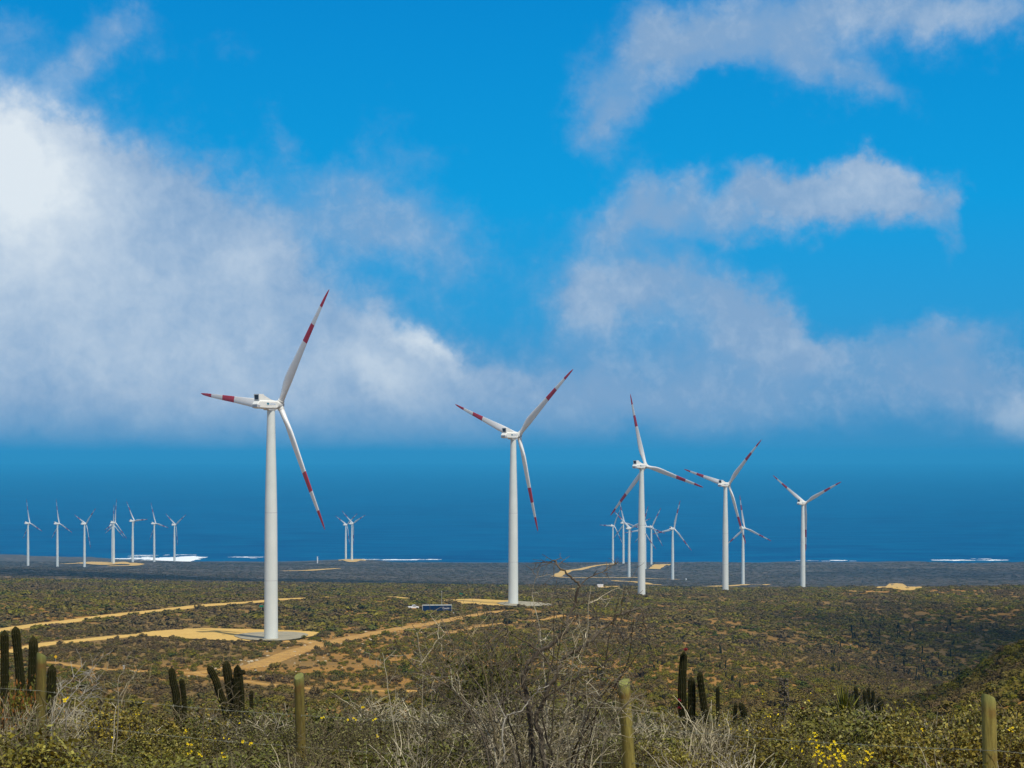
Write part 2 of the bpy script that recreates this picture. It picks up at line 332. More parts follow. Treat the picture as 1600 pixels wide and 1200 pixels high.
# ------------------------------------------------------------------ turbines: base px, base py, hub py, hub px, phase, label
TUR = [
 (423.5, 1000, 632, 36.3, 42.5, 'largest and nearest white wind turbine, standing on the grey gravel pad at left'),
 (802, 945, 680, 49.8, 44, 'second nearest wind turbine, in the middle behind the blue container'),
 (1002.5, 930, 728, -13.8, 47, 'third nearest wind turbine, hiding two smaller towers close behind it'),
 (1133.5, 924, 757, 44, 48, 'fourth nearest wind turbine, a smaller three-bladed one overlapping its lower right blade'),
 (1254.5, 919, 786, -56.2, 49, 'rightmost wind turbine, standing at the end of the ridge track'),
 (1161, 914, 825, -8, 42, 'small wind turbine just right of the fourth nearest tower'),
 (1051, 906, 826, 17, 44, 'small wind turbine alone between the third and fourth nearest towers'),
 (983, 902, 825.6, -52, 45, 'wind turbine left of the third nearest tower, the largest of its distant cluster'),
 (1001.5, 896, 827.5, 20, 45, 'distant turbine whose tower is hidden behind the third nearest tower'),
 (1008, 889, 823, -15, 45, 'distant turbine peeking out along the right edge of the third nearest tower'),
 (1017.7, 883, 823, 30, 40, 'distant turbine just right of the third nearest tower, blades turned up and down'),
 (974, 880.5, 817, -15, 45, 'distant turbine second from left in the cluster by the third nearest tower'),
 (957.6, 881, 821.5, 30, 50, 'distant turbine leftmost in the cluster by the third nearest tower'),
 (43.8, 884, 817.5, -12, 45, 'far turbine at the left edge with bold red striped upper blade'),
 (89.7, 885.5, 818, -10, 45, 'second far turbine from the left edge, standing on the dark plateau rim'),
 (132, 886, 818.5, 50, 45, 'far turbine on the left with a single blade hanging down, before the beige track'),
 (177.6, 881.5, 816.5, 10, 45, 'front one of the two overlapping far turbines beside the surf'),
 (175.5, 878.5, 821, 5, 45, 'rear one of the two overlapping far turbines beside the surf'),
 (207.4, 878.3, 814, -35, 45, 'far turbine at the left start of the white surf patch'),
 (241, 878, 818, -20, 45, 'far turbine standing before the middle of the white surf patch'),
 (272.6, 878, 820, -60, 45, 'far turbine at the right end of the white surf patch'),
 (540.3, 874.5, 820, 55, 45, 'left one of the far pair on the sandy point'),
 (549.8, 876, 818, -55, 45, 'right one of the far pair on the sandy point'),
 (-24, 884, 818, 85, 45, 'far turbine cut off by the left edge, only a blade tip showing'),
]
HUBH = 80.0
tp = []
for t in TUR:
    D = F * HUBH / (t[1] - t[2]); p = world_at(t[0], t[1], D); tp.append(p)
TB['p'] = [(p.x, p.y, 34 if p.y < 800 else (45 if p.y < 1500 else 70)) for p in tp]
A = np.array([[math.exp(-((a.x - q[0])**2 + (a.y - q[1])**2) / (2 * q[2]**2)) for q in TB['p']] for a in tp])
res = np.array([p.z for p in tp]) - ter0(np.array([p.x for p in tp]), np.array([p.y for p in tp]))
TB['w'] = np.linalg.solve(A + np.eye(len(tp)) * .05, res)
print('turbine residuals', np.round(res, 1))

YY = np.geomspace(60, 4300, 5000)
def hit(px, py, mind=60):
    """ground point seen at a bearing and dip"""
    ys = YY[YY >= mind]; u = (px - 800) / F; zt = ter(u * ys, ys); zr = (HY - py) / F * ys
    k = np.argmax(zt >= zr) if np.any(zt >= zr) else len(ys) - 1
    return np.array((u * ys[k], ys[k]))

# terrain sheet
us = np.concatenate([np.linspace(-1.1, -.42, 40)[:-1], np.linspace(-.42, .42, 430), np.linspace(.42, 1.1, 40)[1:]])
vs_ = np.geomspace(34, 4340, 1000) - 40 + 0
vs_ = np.concatenate([[-36, -24, -12], vs_[vs_ > -6]])
UU, VV = np.meshgrid(us, vs_)
XX = UU * (VV + 60 * np.exp(-VV / 200)); ZZ = ter(XX, VV)
def grid_mesh(name, X_, Y_, Z_, m):
    r, c = X_.shape; co = np.stack([X_, Y_, Z_], -1).reshape(-1, 3).astype(np.float32)
    idx = np.arange(r * c).reshape(r, c); q = np.stack([idx[:-1, :-1], idx[:-1, 1:], idx[1:, 1:], idx[1:, :-1]], -1).reshape(-1, 4)
    me = bpy.data.meshes.new(name); me.vertices.add(len(co)); me.vertices.foreach_set('co', co.ravel())
    me.loops.add(q.size); me.loops.foreach_set('vertex_index', q.ravel().astype(np.int32))
    me.polygons.add(len(q)); me.polygons.foreach_set('loop_start', np.arange(0, q.size, 4, dtype=np.int32))
    me.polygons.foreach_set('use_smooth', np.ones(len(q), bool)); me.update(calc_edges=True); me.validate()
    me.materials.append(m); o = bpy.data.objects.new(name, me); return link(o)
gr = grid_mesh('ground', XX, VV, ZZ, M['ground']); tag(gr, kind='structure')

# sea
SEA = -245.0
def f_sea(h, b):
    p = geo(h)
    mp = h.n('ShaderNodeMapping'); h.set(mp.inputs[0], p); mp.inputs[3].default_value = (.35, 1, 1); mp.inputs[2].default_value = (0, 0, R(-12))
    n1 = h.noise(mp.outputs[0], .012, 9, .62).outputs[0]; n2 = h.noise(p, .0016, 5, .6).outputs[0]
    c = h.mix(h.rng(n2, .35, .65), (.0, .036, .13, 1), (.0, .058, .17, 1)); c = h.mix(h.rng(n1, .4, .66), c, (.0, .09, .21, 1))
    h.set(b.inputs['Base Color'], c)
    bp = h.n('ShaderNodeBump'); h.set(bp.inputs['Height'], n1); bp.inputs['Strength'].default_value = .6; bp.inputs['Distance'].default_value = 6; h.set(b.inputs['Normal'], bp.outputs[0])
M['sea'] = mat('sea_water', f_sea, .7, .05)
sx, sy = np.meshgrid(np.concatenate([-np.geomspace(40000, 50, 60), [0], np.geomspace(50, 40000, 60)]), np.geomspace(2900, 40000, 160))
sea = grid_mesh('sea', sx, sy, np.full_like(sx, SEA), M['sea']); tag(sea, kind='structure')
# foam patches: ragged sheets just above the water
def foam(name, spots, label):
    b = MB()
    for (xa, xb, ya, yb, thr) in spots:
        D1 = (-SEA) / ((yb - HY) / F); D0 = (-SEA) / ((ya - HY) / F)      # near, far
        X0 = (xa - 800) / F * D1; X1 = (xb - 800) / F * D1
        nx = int((X1 - X0) / 4) + 2; ny = int((D0 - D1) / 6) + 2
        xs = np.linspace(X0, X1, nx); ys = np.linspace(D1, D0, ny); gx, gy = np.meshgrid(xs, ys)
        n = vnoise(gx / 90, gy / 30, 5) + .5 * vnoise(gx / 30, gy / 14, 6) + .3 * vnoise(gx / 12, gy / 7, 7)
        ex = 2 * (gx - X0) / (X1 - X0) - 1; ey = 2 * (gy - D1) / (D0 - D1) - 1
        keep = n + .55 - (ex**4) * .7 - (ey**2) * .6 > thr
        hz = SEA + .3 + 1.2 * np.abs(vnoise(gx / 40, gy / 18, 9))
        ids = -np.ones(gx.shape, int); vv = []; ff = []
        for i in range(ny - 1):
            for j in range(nx - 1):
                if keep[i, j]:
                    q = []
                    for a, c in ((i, j), (i, j + 1), (i + 1, j + 1), (i + 1, j)):
                        if ids[a, c] < 0: ids[a, c] = len(vv); vv.append((gx[a, c], gy[a, c], hz[a, c]))
                        q.append(ids[a, c])
                    ff.append(q)
        b.add(vv, ff)
    o = b.build(name, M['foam'], smooth=True); tag(o, label, 'surf', kind='stuff'); return o
foam('surf', [(140, 300, 866.5, 879, .35), (212, 292, 869, 879.5, .0), (345, 415, 870, 872, .75), (380, 404, 871.5, 873.5, .6)], 'broad white surf breaking off the left point behind the far turbines')
foam('surf', [(555, 700, 873.6, 875.8, .6), (556, 592, 873.9, 875.2, .2), (700, 830, 876, 877.6, .8)], 'thin broken line of white surf along the shore beside the sandy point')
foam('surf', [(1200, 1380, 875.4, 877.3, .55), (1450, 1610, 874.6, 876.8, .45), (1500, 1560, 873, 874.2, .6)], 'white surf line on the shore at far right behind the rightmost turbine')

# ------------------------------------------------------------------ roads and pads, draped on the ground
KEEP_OFF = []      # (x, y, r)
def catmull(P, n=10):
    P = [P[0]] + list(P) + [P[-1]]; out = []
    for i in range(1, len(P) - 2):
        for k in range(n):
            t = k / n; a, b, c, d = P[i - 1], P[i], P[i + 1], P[i + 2]
            out.append(.5 * ((2 * b) + (-a + c) * t + (2 * a - 5 * b + 4 * c - d) * t * t + (-a + 3 * b - 3 * c + d) * t**3))
    out.append(P[-2]); return out
def road(name, pts, width, m, mind=60, lift=.12, seed=0):
    P = catmull([hit(a, b, mind) for a, b in pts]); wd = width if hasattr(width, '__len__') else [width] * 2
    n = len(P); b = MB(); vs = []; NW = 9
    for i, p in enumerate(P):
        d = P[min(i + 1, n - 1)] - P[max(i - 1, 0)]; L = np.hypot(*d); d = d / L if L > 1e-6 else np.array((1., 0)); nr = np.array((-d[1], d[0]))
        wi = np.interp(i / (n - 1), np.linspace(0, 1, len(wd)), wd) / 2
        for k in range(NW):
            s = -1 + 2 * k / (NW - 1); wj = wi * (1 + .35 * float(vnoise(np.array(p[0] / 7), np.array(p[1] / 7), 20 + seed + (k > 4))))
            q = p + nr * s * wj; z = float(ter(q[0], q[1])) + lift + .0004 * q[1] - (.25 if k in (0, NW - 1) else 0); vs.append((q[0], q[1], z))
        KEEP_OFF.append((p[0], p[1], wi + .8))
        if i:
            mid = (P[i] + P[i - 1]) / 2; KEEP_OFF.append((mid[0], mid[1], wi + .8))
    fs = [(i * NW + k, i * NW + k + 1, (i + 1) * NW + k + 1, (i + 1) * NW + k) for i in range(n - 1) for k in range(NW - 1)]
    b.add(vs, fs); o = b.build(name, m, smooth=True); tag(o, kind='structure')
    L = sum(np.hypot(*(P[i + 1] - P[i])) for i in range(n - 1))
    return o
PADS = []
def pad(name, pts, m, lift=.16):
    P = [hit(a, b) for a, b in pts]; P = catmull(P + [P[0]], 6)[:-1]; P = np.array(P); c = P.mean(0); b = MB(); NR = 8; n = len(P); vs = []
    for r in range(NR + 1):
        for p in P:
            q = c + (p - c) * (r / NR * .98 + .02); q = q + .5 * np.array((float(vnoise(np.array(q[0] / 5), np.array(q[1] / 5), 31)), 0)) * (r == NR)
            vs.append((q[0], q[1], float(ter(q[0], q[1])) + lift + .0004 * q[1]))
    fs = [(r * n + k, r * n + (k + 1) % n, (r + 1) * n + (k + 1) % n, (r + 1) * n + k) for r in range(NR) for k in range(n)]
    b.add(vs, fs); o = b.build(name, m, smooth=True); tag(o, kind='structure'); PADS.append(P); return o
road('dirt_road', [(-60, 995), (0, 986), (60, 977), (150, 965.5), (250, 955), (350, 944.5), (430, 938), (515, 934)], [9, 9, 9, 10], M['road'])
road('dirt_road', [(440, 937.5), (500, 934.5), (560, 932.5), (630, 935), (700, 940)], 4, M['road'])
road('dirt_road', [(10, 1022), (60, 1009), (120, 1002), (180, 996), (240, 991.5)], [6, 7, 7], M['road'])
pad('dirt_road', [(205, 994), (240, 987.5), (300, 983.5), (360, 984), (420, 985.5), (500, 990), (480, 997), (440, 1001), (380, 1003), (330, 1001), (290, 999), (240, 996)], M['road'])
pad('gravel_pad', [(366, 995), (385, 991.5), (420, 989.5), (455, 989.5), (480, 993), (472, 998.5), (440, 1003), (400, 1002.5), (375, 999.5)], M['gravel'], .35)
road('dirt_road', [(300, 1053), (350, 1047), (395, 1041), (430, 1030), (470, 1016), (520, 1004), (570, 993), (630, 982), (690, 972), (740, 962), (790, 955)], [3, 6.5, 7, 6.5, 6, 5.5, 5], M['track'])
road('dirt_road', [(440, 1003), (480, 1003), (500, 1009)], 6, M['track'])
road('dirt_road', [(60, 1035), (90, 1037), (125, 1042), (190, 1049), (300, 1053.5), (440, 1073), (540, 1079), (660, 1080.5)], 2.2, M['track'])
road('dirt_road', [(700, 991), (760, 978), (830, 972), (880, 962)], 2.5, M['track'])
pad('dirt_road', [(690, 939), (730, 937), (770, 938.5), (830, 943), (860, 947), (810, 949), (760, 947), (715, 945)], M['road'])
pad('gravel_pad', [(775, 944), (800, 941.5), (840, 943), (865, 947), (830, 949.5), (790, 948)], M['gravel'], .4)
# far tracks
road('dirt_road', [(95, 882), (135, 881), (180, 880.5), (212, 882), (205, 884.5), (170, 885)], 26, M['road'], 900)
pad('dirt_road', [(118, 880.5), (150, 878.8), (200, 879.5), (190, 882), (150, 883.2)], M['road'])
pad('dirt_road', [(528, 875.8), (550, 874.6), (572, 875.6), (560, 878), (540, 878)], M['road'])
road('dirt_road', [(870, 901), (885, 893), (920, 887), (962, 881.6)], [14, 18, 14, 12], M['road'], 900)
road('dirt_road', [(866, 901), (900, 903.5), (985, 903), (1020, 905), (1060, 906)], [14, 8, 10, 8], M['road'], 900)
road('dirt_road', [(960, 908), (1000, 910.5), (1030, 915)], [12, 16, 8], M['road'], 900)
road('dirt_road', [(865, 924), (910, 921), (950, 918), (990, 917.5)], [4, 14, 10, 8], M['road'], 700)
road('dirt_road', [(1020, 923.5), (1060, 924.5), (1105, 925), (1140, 925.5)], [5, 10, 8], M['road'], 700)
road('dirt_road', [(1103, 917), (1140, 916), (1200, 914)], [18, 14, 8], M['road'], 900)
road('dirt_road', [(1200, 923), (1260, 923.5), (1320, 924), (1380, 925.5)], [5, 8, 4], M['track'], 700)
pad('dirt_road', [(1368, 919), (1385, 916.6), (1415, 916), (1440, 918), (1442, 920.5), (1400, 921.3)], M['road'])
road('dirt_road', [(1022, 890), (1030, 884), (1040, 882.5)], 22, M['road'], 900)
road('dirt_road', [(440, 893), (490, 891.5), (530, 889)], [10, 26, 8], M['road'], 900)

# ------------------------------------------------------------------ wind turbine
def tower_mesh():
    prof = [(0, 2.35), (3, 2.32), (26, 2.2), (43, 2.08), (50, 1.95), (60, 1.72), (70, 1.48), (75, 1.38), (78.4, 1.33)]
    b = MB(); n = 40; rings = []
    for z, r in prof:
        rings.append([(r * math.cos(2 * math.pi * j / n), r * math.sin(2 * math.pi * j / n), z) for j in range(n)])
    b.loft(rings)
    return b
def ring_band(b, z, r, h, n=40):
    rr = [[(q * math.cos(2 * math.pi * j / n), q * math.sin(2 * math.pi * j / n), zz) for j in range(n)] for q, zz in ((r - .05, z), (r, z + .03), (r, z + h), (r - .05, z + h + .03))]
    b.loft(rr, 1)
def blade_mesh(L=44.6):
    """from the root at z=0 to the tip; the chord lies in the rotor plane"""
    #        r/L   chord thick  twist
    st = [(0, 1.9, 1.9, 20), (.03, 1.9, 1.9, 20), (.08, 2.3, 1.6, 18), (.14, 3.0, 1.15, 15), (.20, 3.35, .95, 12), (.28, 3.2, .78, 9), (.38, 2.8, .6, 6), (.48, 2.45, .48, 4), (.531, 2.25, .43, 3.2),
          (.532, 2.25, .43, 3.2), (.61, 2.05, .37, 2.2), (.690, 1.85, .32, 1.5), (.691, 1.85, .32, 1.5), (.77, 1.6, .27, .8), (.846, 1.35, .22, .3), (.847, 1.35, .22, .3), (.92, 1.05, .16, 0), (.965, .75, .11, 0), (.99, .38, .06, 0), (1.0, .1, .03, 0)]
    N = 20; rings = []; mids = []
    for i, (r, c, t, tw) in enumerate(st):
        ring = []; round_ = max(0, 1 - r / .16)
        for j in range(N):
            a = 2 * math.pi * j / N; ca, sa = math.cos(a), math.sin(a)
            x = ca * c / 2; y = sa * t / 2 * (1 if round_ >= 1 else (round_ + (1 - round_) * (1 - .45 * ca)))
            x -= c * .18 * (1 - round_)       # trailing side reaches further
            w_ = R(tw); ring.append((x * math.cos(w_) - y * math.sin(w_), x * math.sin(w_) + y * math.cos(w_) + 1.2 * (r**2.2), r * L))
        rings.append(ring)
        if i: m0 = (st[i - 1][0] + r) / 2; mids.append(1 if (.5315 < m0 < .6905 or m0 > .8465) else 0)
    b = MB(); b.loft(rings, mids=mids); return b
def rect_ring(y, hw, zb, zt, ch, cb=None):
    cb = ch if cb is None else cb
    return [(-hw, y, zb + cb), (-hw + cb, y, zb), (hw - cb, y, zb), (hw, y, zb + cb), (hw, y, zt - ch), (hw - ch, y, zt), (-hw + ch, y, zt), (-hw, y, zt - ch)]
b = tower_mesh(); ring_band(b, 43.2, 2.1, .12); ring_band(b, 20.2, 2.26, .1); ring_band(b, 78.0, 1.4, .35); ring_band(b, .0, 2.55, .25)
P_tower = b.build('tower', [M['white'], M['grey']], False); smooth_by_angle(P_tower, 30)
P_blade = blade_mesh().build('blade', [M['blade'], M['red']], False); smooth_by_angle(P_blade, 60)
b = MB()
b.loft([rect_ring(-6.9, 1.45, -1.05, -.05, .12), rect_ring(-6.88, 1.5, -1.1, .15, .15), rect_ring(-5.9, 1.75, -1.35, 1.35, .35), rect_ring(.6, 1.8, -1.5, 1.4, .35), rect_ring(1.8, 1.55, -1.2, 1.25, .5), rect_ring(2.2, 1.3, -1.0, 1.05, .5)])
b.box((0, -.3, -1.62), (2.9, 3.6, .5)); b.box((0, .1, -.72), (3.68, 2.3, .5))
P_nac = b.build('nacelle', [M['nac']], False)
b = MB()   # cooler hump: box with a ramp falling towards the rotor
hwc = 1.35
pr = [(-6.1, 1.3), (-6.25, 3.5), (-4.3, 3.5), (-3.9, 3.05), (-1.2, 1.75), (.3, 1.38)]
b.loft([[(-hwc, y, z) for y, z in pr], [(hwc, y, z) for y, z in pr]]); P_cool = b.build('cooler_housing', [M['nac']], False)
b = MB(); z0, z1 = 1.62, 3.2
ys = lambda z: -6.1 - .15 * (z - 1.3) / 2.2 - .03
b.add([(-.85, ys(z0), z0), (.85, ys(z0), z0), (1.08, ys(z1), z1), (-1.08, ys(z1), z1), (-.85, ys(z0) + .1, z0), (.85, ys(z0) + .1, z0), (1.08, ys(z1) + .1, z1), (-1.08, ys(z1) + .1, z1)],
      [(0, 1, 2, 3), (0, 4, 5, 1), (1, 5, 6, 2), (2, 6, 7, 3), (3, 7, 4, 0)])
P_gril = b.build('cooler_grille', [M['dark']], False)
b = MB()
for i in range(5): b.box((0, -6.95, -.92 + i * .2), (2.5, .14, .11), 0)
b.box((1.66, -6.45, -.62), (.08, .8, .85), 0, R(-15)); P_louv = b.build('rear_louvre', [M['grey']], False)
b = MB()
b.add([(1.803, -3.45, -.2), (1.803, .5, -.2), (1.803, .5, .72), (1.803, -3.45, .72), (1.823, -3.45, -.2), (1.823, .5, -.2), (1.823, .5, .72), (1.823, -3.45, .72)], [(4, 5, 6, 7), (0, 4, 7, 3), (1, 2, 6, 5), (2, 3, 7, 6), (0, 1, 5, 4)], 0)
lf = [(1.83, -3.2, .6), (1.83, -3.2, .15), (1.83, -3.0, -.1), (1.83, -2.45, -.12), (1.83, -2.3, .25), (1.83, -2.32, .6)]
b.add(lf, [(0, 1, 2, 3, 4, 5)], 1)
P_logo = b.build('logo_panel', [M['lwhite'], M['teal']], False)
fc_ = bpy.data.curves.new('lettering', 'FONT'); fc_.body = 'acciona'; fc_.size = .95; fc_.extrude = .004; fc_.materials.append(M['lblue'])
def text_mesh(cu):
    o = bpy.data.objects.new('lettering', cu); COL.objects.link(o); dg = bpy.context.evaluated_depsgraph_get(); me = bpy.data.meshes.new_from_object(o.evaluated_get(dg)); bpy.data.objects.remove(o)
    if not me.materials: me.materials.append(cu.materials[0])
    return bpy.data.objects.new('lettering', me)
P_text = text_mesh(fc_)
b = MB()   # hub: rounded nose with three root collars
prof = [(-1.9, .9), (-1.5, 1.45), (-.6, 1.62), (.3, 1.58), (.9, 1.3), (1.4, .85), (1.7, .35), (1.76, .02)]; n = 24
b.loft([[(r * math.cos(2 * math.pi * j / n), y, r * math.sin(2 * math.pi * j / n)) for j in range(n)] for y, r in prof])
P_hub = b.build('hub', [M['hubm']], False); smooth_by_angle(P_hub, 50)
b = MB(); n = 24
for z, r in ((0, 1.08), ):
    b.loft([[(rr * math.cos(2 * math.pi * j / n), rr * math.sin(2 * math.pi * j / n), zz) for j in range(n)] for zz, rr in ((.7, 1.12), (1.55, 1.12), (1.57, 1.0), (1.72, 1.0), (1.74, 1.1), (1.95, 1.1), (1.97, .94), (2.1, .94))])
P_coll = b.build('root_collar', [M['nac']], False); smooth_by_angle(P_coll, 40)
def child(o, parent, mtx=None, name=None):
    c = o.copy(); COL.objects.link(c); c.parent = parent
    if mtx is not None: c.matrix_local = mtx
    return c
for t, p in zip(TUR, tp):
    e = empty('wind_turbine', (p.x, p.y, p.z), -R(t[4])); tag(e, t[5], 'wind turbine', 'wind turbines of the coastal wind farm')
    child(P_tower, e)
    na = child(P_nac, e, Matrix.Translation((0, 0, 79.9)))
    child(P_cool, na); child(P_gril, na)
    if p.y < 2600: child(P_louv, na)
    if p.y < 1500:
        child(P_logo, na); child(P_text, na, Matrix.Translation((1.83, -2.15, .0)) @ Matrix.Rotation(R(90), 4, 'Z') @ Matrix.Rotation(R(90), 4, 'X') @ Matrix.Diagonal((.92, .85, 1, 1)))
    rot = Matrix.Translation((0, 3.75, 80.0)) @ Matrix.Rotation(R(4), 4, 'X')
    hb = child(P_hub, e, rot)
    for k in range(3):
        mr = rot @ Matrix.Rotation(R(t[3] + 120 * k), 4, 'Y')
        bl = child(P_blade, e, mr @ Matrix.Translation((0, 0, 1.7)))
        if p.y < 2600: child(P_coll, hb, Matrix.Rotation(R(t[3] + 120 * k), 4, 'Y'))

# ------------------------------------------------------------------ container, mast, pickup, signs
cw = world_at(683, 943, 690); gz = float(ter(cw.x, cw.y)); CS = 1.0
c = empty('shipping_container', (cw.x, cw.y, gz), R(3)); tag(c, 'long dark blue container with a white name on its side, beside the dirt road', 'container')
b = MB(); Lc, Hc, Dc = 13.2, 2.7, 2.5
b.box((0, 0, Hc / 2 + .1), (Lc - .1, Dc - .1, Hc - .1))
for i in range(44):   # corrugation
    b.box((-Lc / 2 + .4 + i * .29, -Dc / 2 + .03, Hc / 2 + .1), (.14, .06, Hc - .35))
b.build('body', M['navy'], c)
b = MB()
for x in (-1, 1):
    for y in (-1, 1): b.box((x * (Lc / 2 - .07), y * (Dc / 2 - .07), Hc / 2 + .1), (.18, .18, Hc))
b.box((0, 0, Hc + .1), (Lc, Dc, .12)); b.build('frame', M['galv'], c)
b = MB(); b.box((-Lc / 2 - .06, 0, Hc / 2 + .1), (.06, 2.2, 2.3)); b.build('door', M['grey'], c)
fc2 = bpy.data.curves.new('lettering', 'FONT'); fc2.body = 'Canela'; fc2.size = 1.1; fc2.extrude = .01; fc2.materials.append(M['lwhite'])
o = text_mesh(fc2); link(o, c); o.location = (2.4, -Dc / 2 - .05, 1.15); o.rotation_euler = (R(90), 0, 0)
mz = world_at(690.2, 940, 700); e = MB(); e.tube([(0, 0, 0), (0, 0, 8.1)], [.11, .07], 8); e.tube([(0, 0, 8.1), (0, 0, 8.5)], .22, 8)
o = e.build('light_mast', M['galv']); o.location = (mz.x, mz.y, float(ter(mz.x, mz.y))); tag(o, 'thin pale mast standing upright behind the blue container', 'mast')
# pickup
pw = world_at(646, 940, 700); c = empty('pickup_truck', (pw.x, pw.y, float(ter(pw.x, pw.y)) + .3), R(12)); tag(c, 'white pickup truck parked left of the blue container', 'pickup truck')
b = MB()
side = [(-2.5, .45), (-2.5, 1.1), (-.6, 1.12), (-.35, 1.75), (.85, 1.78), (1.35, 1.15), (2.35, 1.02), (2.5, .5)]
b.loft([[(x, -.9, z) for x, z in side], [(x, .9, z) for x, z in side]]); o = b.build('body', M['carp'], c)
b = MB()
for s in (-1, 1): b.add([(x, s * .91, z) for x, z in ((-.45, 1.2), (-.28, 1.66), (.8, 1.68), (1.15, 1.2))], [(0, 1, 2, 3)])
b.build('window', M['glass'], c)
for x in (-1.6, 1.6):
    for s in (-1, 1):
        b = MB(); b.tube([(x, s * .7, .38), (x, s * .95, .38)], .38, 16); b.build('wheel', M['tyre'], c)
def sign(name, px, py, D, wd, ht, pole, m, label, cat='sign'):
    p = world_at(px, py, D); z = float(ter(p.x, p.y)); c = empty(name, (p.x, p.y, z)); tag(c, label, cat)
    b = MB(); b.tube([(0, 0, -.2), (0, 0, pole + ht)], .05, 8); b.build('post', M['galv'], c)
    b = MB(); b.box((0, -.09, pole + ht / 2), (wd, .05, ht)); b.build('panel', m, c)
def at_ground(px, py, mind=60): q = hit(px, py, mind); return q[1]
D = 840; sign('road_sign', 720.5, 928, D, 1.9, .75, 2.0, M['cred2'], 'small green road sign in the scrub between container and second tower')
D = 690; sign('road_sign', 408.5, 940, D, 1.9, .8, 1.8, M['cred2'], 'small teal road sign beside the dirt road, partly behind the nearest tower')
D = at_ground(87, 1038)
p = hit(87, 1036); c = empty('warning_sign', (p[0], p[1], float(ter(*p)))); tag(c, 'yellow diamond warning sign beside the track at lower left', 'sign')
b = MB(); b.tube([(0, 0, -.2), (0, 0, 2.0)], .04, 8); b.build('post', M['galv'], c)
b = MB(); b.add([(0, -.06, 1.25), (.5, -.06, 1.75), (0, -.06, 2.25), (-.5, -.06, 1.75), (0, -.03, 1.25), (.5, -.03, 1.75), (0, -.03, 2.25), (-.5, -.03, 1.75)], [(0, 1, 2, 3), (7, 6, 5, 4), (0, 4, 5, 1), (1, 5, 6, 2), (2, 6, 7, 3), (3, 7, 4, 0)]); b.build('panel', M['cyel'], c)
def marker(px, py, h, wd, label, name='marker_post'):
    p = hit(px, py); b = MB(); b.tube([(0, 0, -.2), (0, 0, h)], wd / 2, 8); b.box((0, 0, h + .03), (wd * 1.2, wd * 1.2, .08)); o = b.build(name, M['lwhite'])
    o.location = (p[0], p[1], float(ter(*p))); tag(o, label, 'marker post')
marker(193.5, 1046, .9, .45, 'short white marker post in scrub at lower left'); marker(708.5, 963, 1.6, .4, 'short white marker post in scrub below the container')
marker(496, 880, 14, 2.5, 'far pale mast on the coastal plain left of the far pair', 'pale_mast'); marker(1072, 907, 3, 2.0, 'tiny white post right of the lone small turbine')
p = hit(938, 918); b = MB(); b.box((0, 0, 1.3), (5, 2.6, 2.4)); b.box((0, 0, 2.6), (5.3, 2.9, .2)); o = b.build('site_cabin', M['lwhite']); o.location = (p[0], p[1], float(ter(*p))); tag(o, 'tiny white cabin beside the far dirt road', 'cabin')

# ------------------------------------------------------------------ fence
posts = [(62, 1022, 19.0, .125), (472, 1056, 17.6, .125), (988, 1064, 15.2, .125), (1550, 1089, 13.0, .125), (2250, 1120, 11.5, .12), (-420, 990, 21.5, .12)]
fp = []
c = empty('wire_fence', (0, 15.5, float(ter(0, 15.5)))); tag(c, 'old wooden post and wire fence crossing the foreground scrub', 'fence')
base = Vector(c.location)
PL = ['leftmost post, between the tall cacti', 'brown post in the dense twigs', 'yellowish post with greenish top', 'thick post at the right edge']
for i, (px, py, D, dia) in enumerate(posts):
    top = world_at(px, py, D); b = MB(); n = 20; H = 1.3; rr = []
    for z, s in ((-.5, 1.06), (.0, 1.05), (.45, 1.0), (.8, .97), (1.15, .96), (1.27, .95), (1.3, .86)):
        rr.append([(dia / 2 * s * (1 + .05 * math.sin(3 * q + i)) * math.cos(q), dia / 2 * s * (1 + .05 * math.cos(2 * q + i)) * math.sin(q), z + (.03 * math.cos(q + i) if z > 1.2 else 0)) for q in [2 * math.pi * j / n for j in range(n)]])
    b.loft(rr); o = b.build('post', M['post2'] if i in (2, 3, 4) else M['post'], c); smooth_by_angle(o, 50); o.location = top - Vector((0, 0, H)) - base
    o.rotation_euler = (R(random.uniform(-2, 2)), R(3.5 if i == 2 else random.uniform(-1, 1)), random.random() * 6)
    if i < 4: o['label'] = PL[i]
    fp.append(top)
fp = sorted(fp, key=lambda q: q.x)
for off in (.44, .80, 1.1):
    b = MB()
    for a, d in zip(fp[:-1], fp[1:]):
        pts = []; N = 24
        for k in range(N + 1):
            s = k / N; q = a.lerp(d, s) - base - Vector((0, .07, off + .05 * 4 * s * (1 - s) * .6)); pts.append(q)
        b.tube(pts, .0018, 4); b.tube([q + Vector((0, .004 * math.sin(k * 2), .004 * math.cos(k * 2))) for k, q in enumerate(pts)], .0014, 4)
        for k in range(int((d - a).length / .12)):   # barbs
            s = k / int((d - a).length / .12); q = a.lerp(d, s) - base - Vector((0, .07, off + .05 * 4 * s * (1 - s) * .6))
            for _ in range(2):
                v = Vector((random.uniform(-.3, .3), random.uniform(-1, 1), random.uniform(-1, 1))).normalized() * .018; b.tube([q - v, q + v], .0014, 3)
    b.build('wire', M['wire'], c)

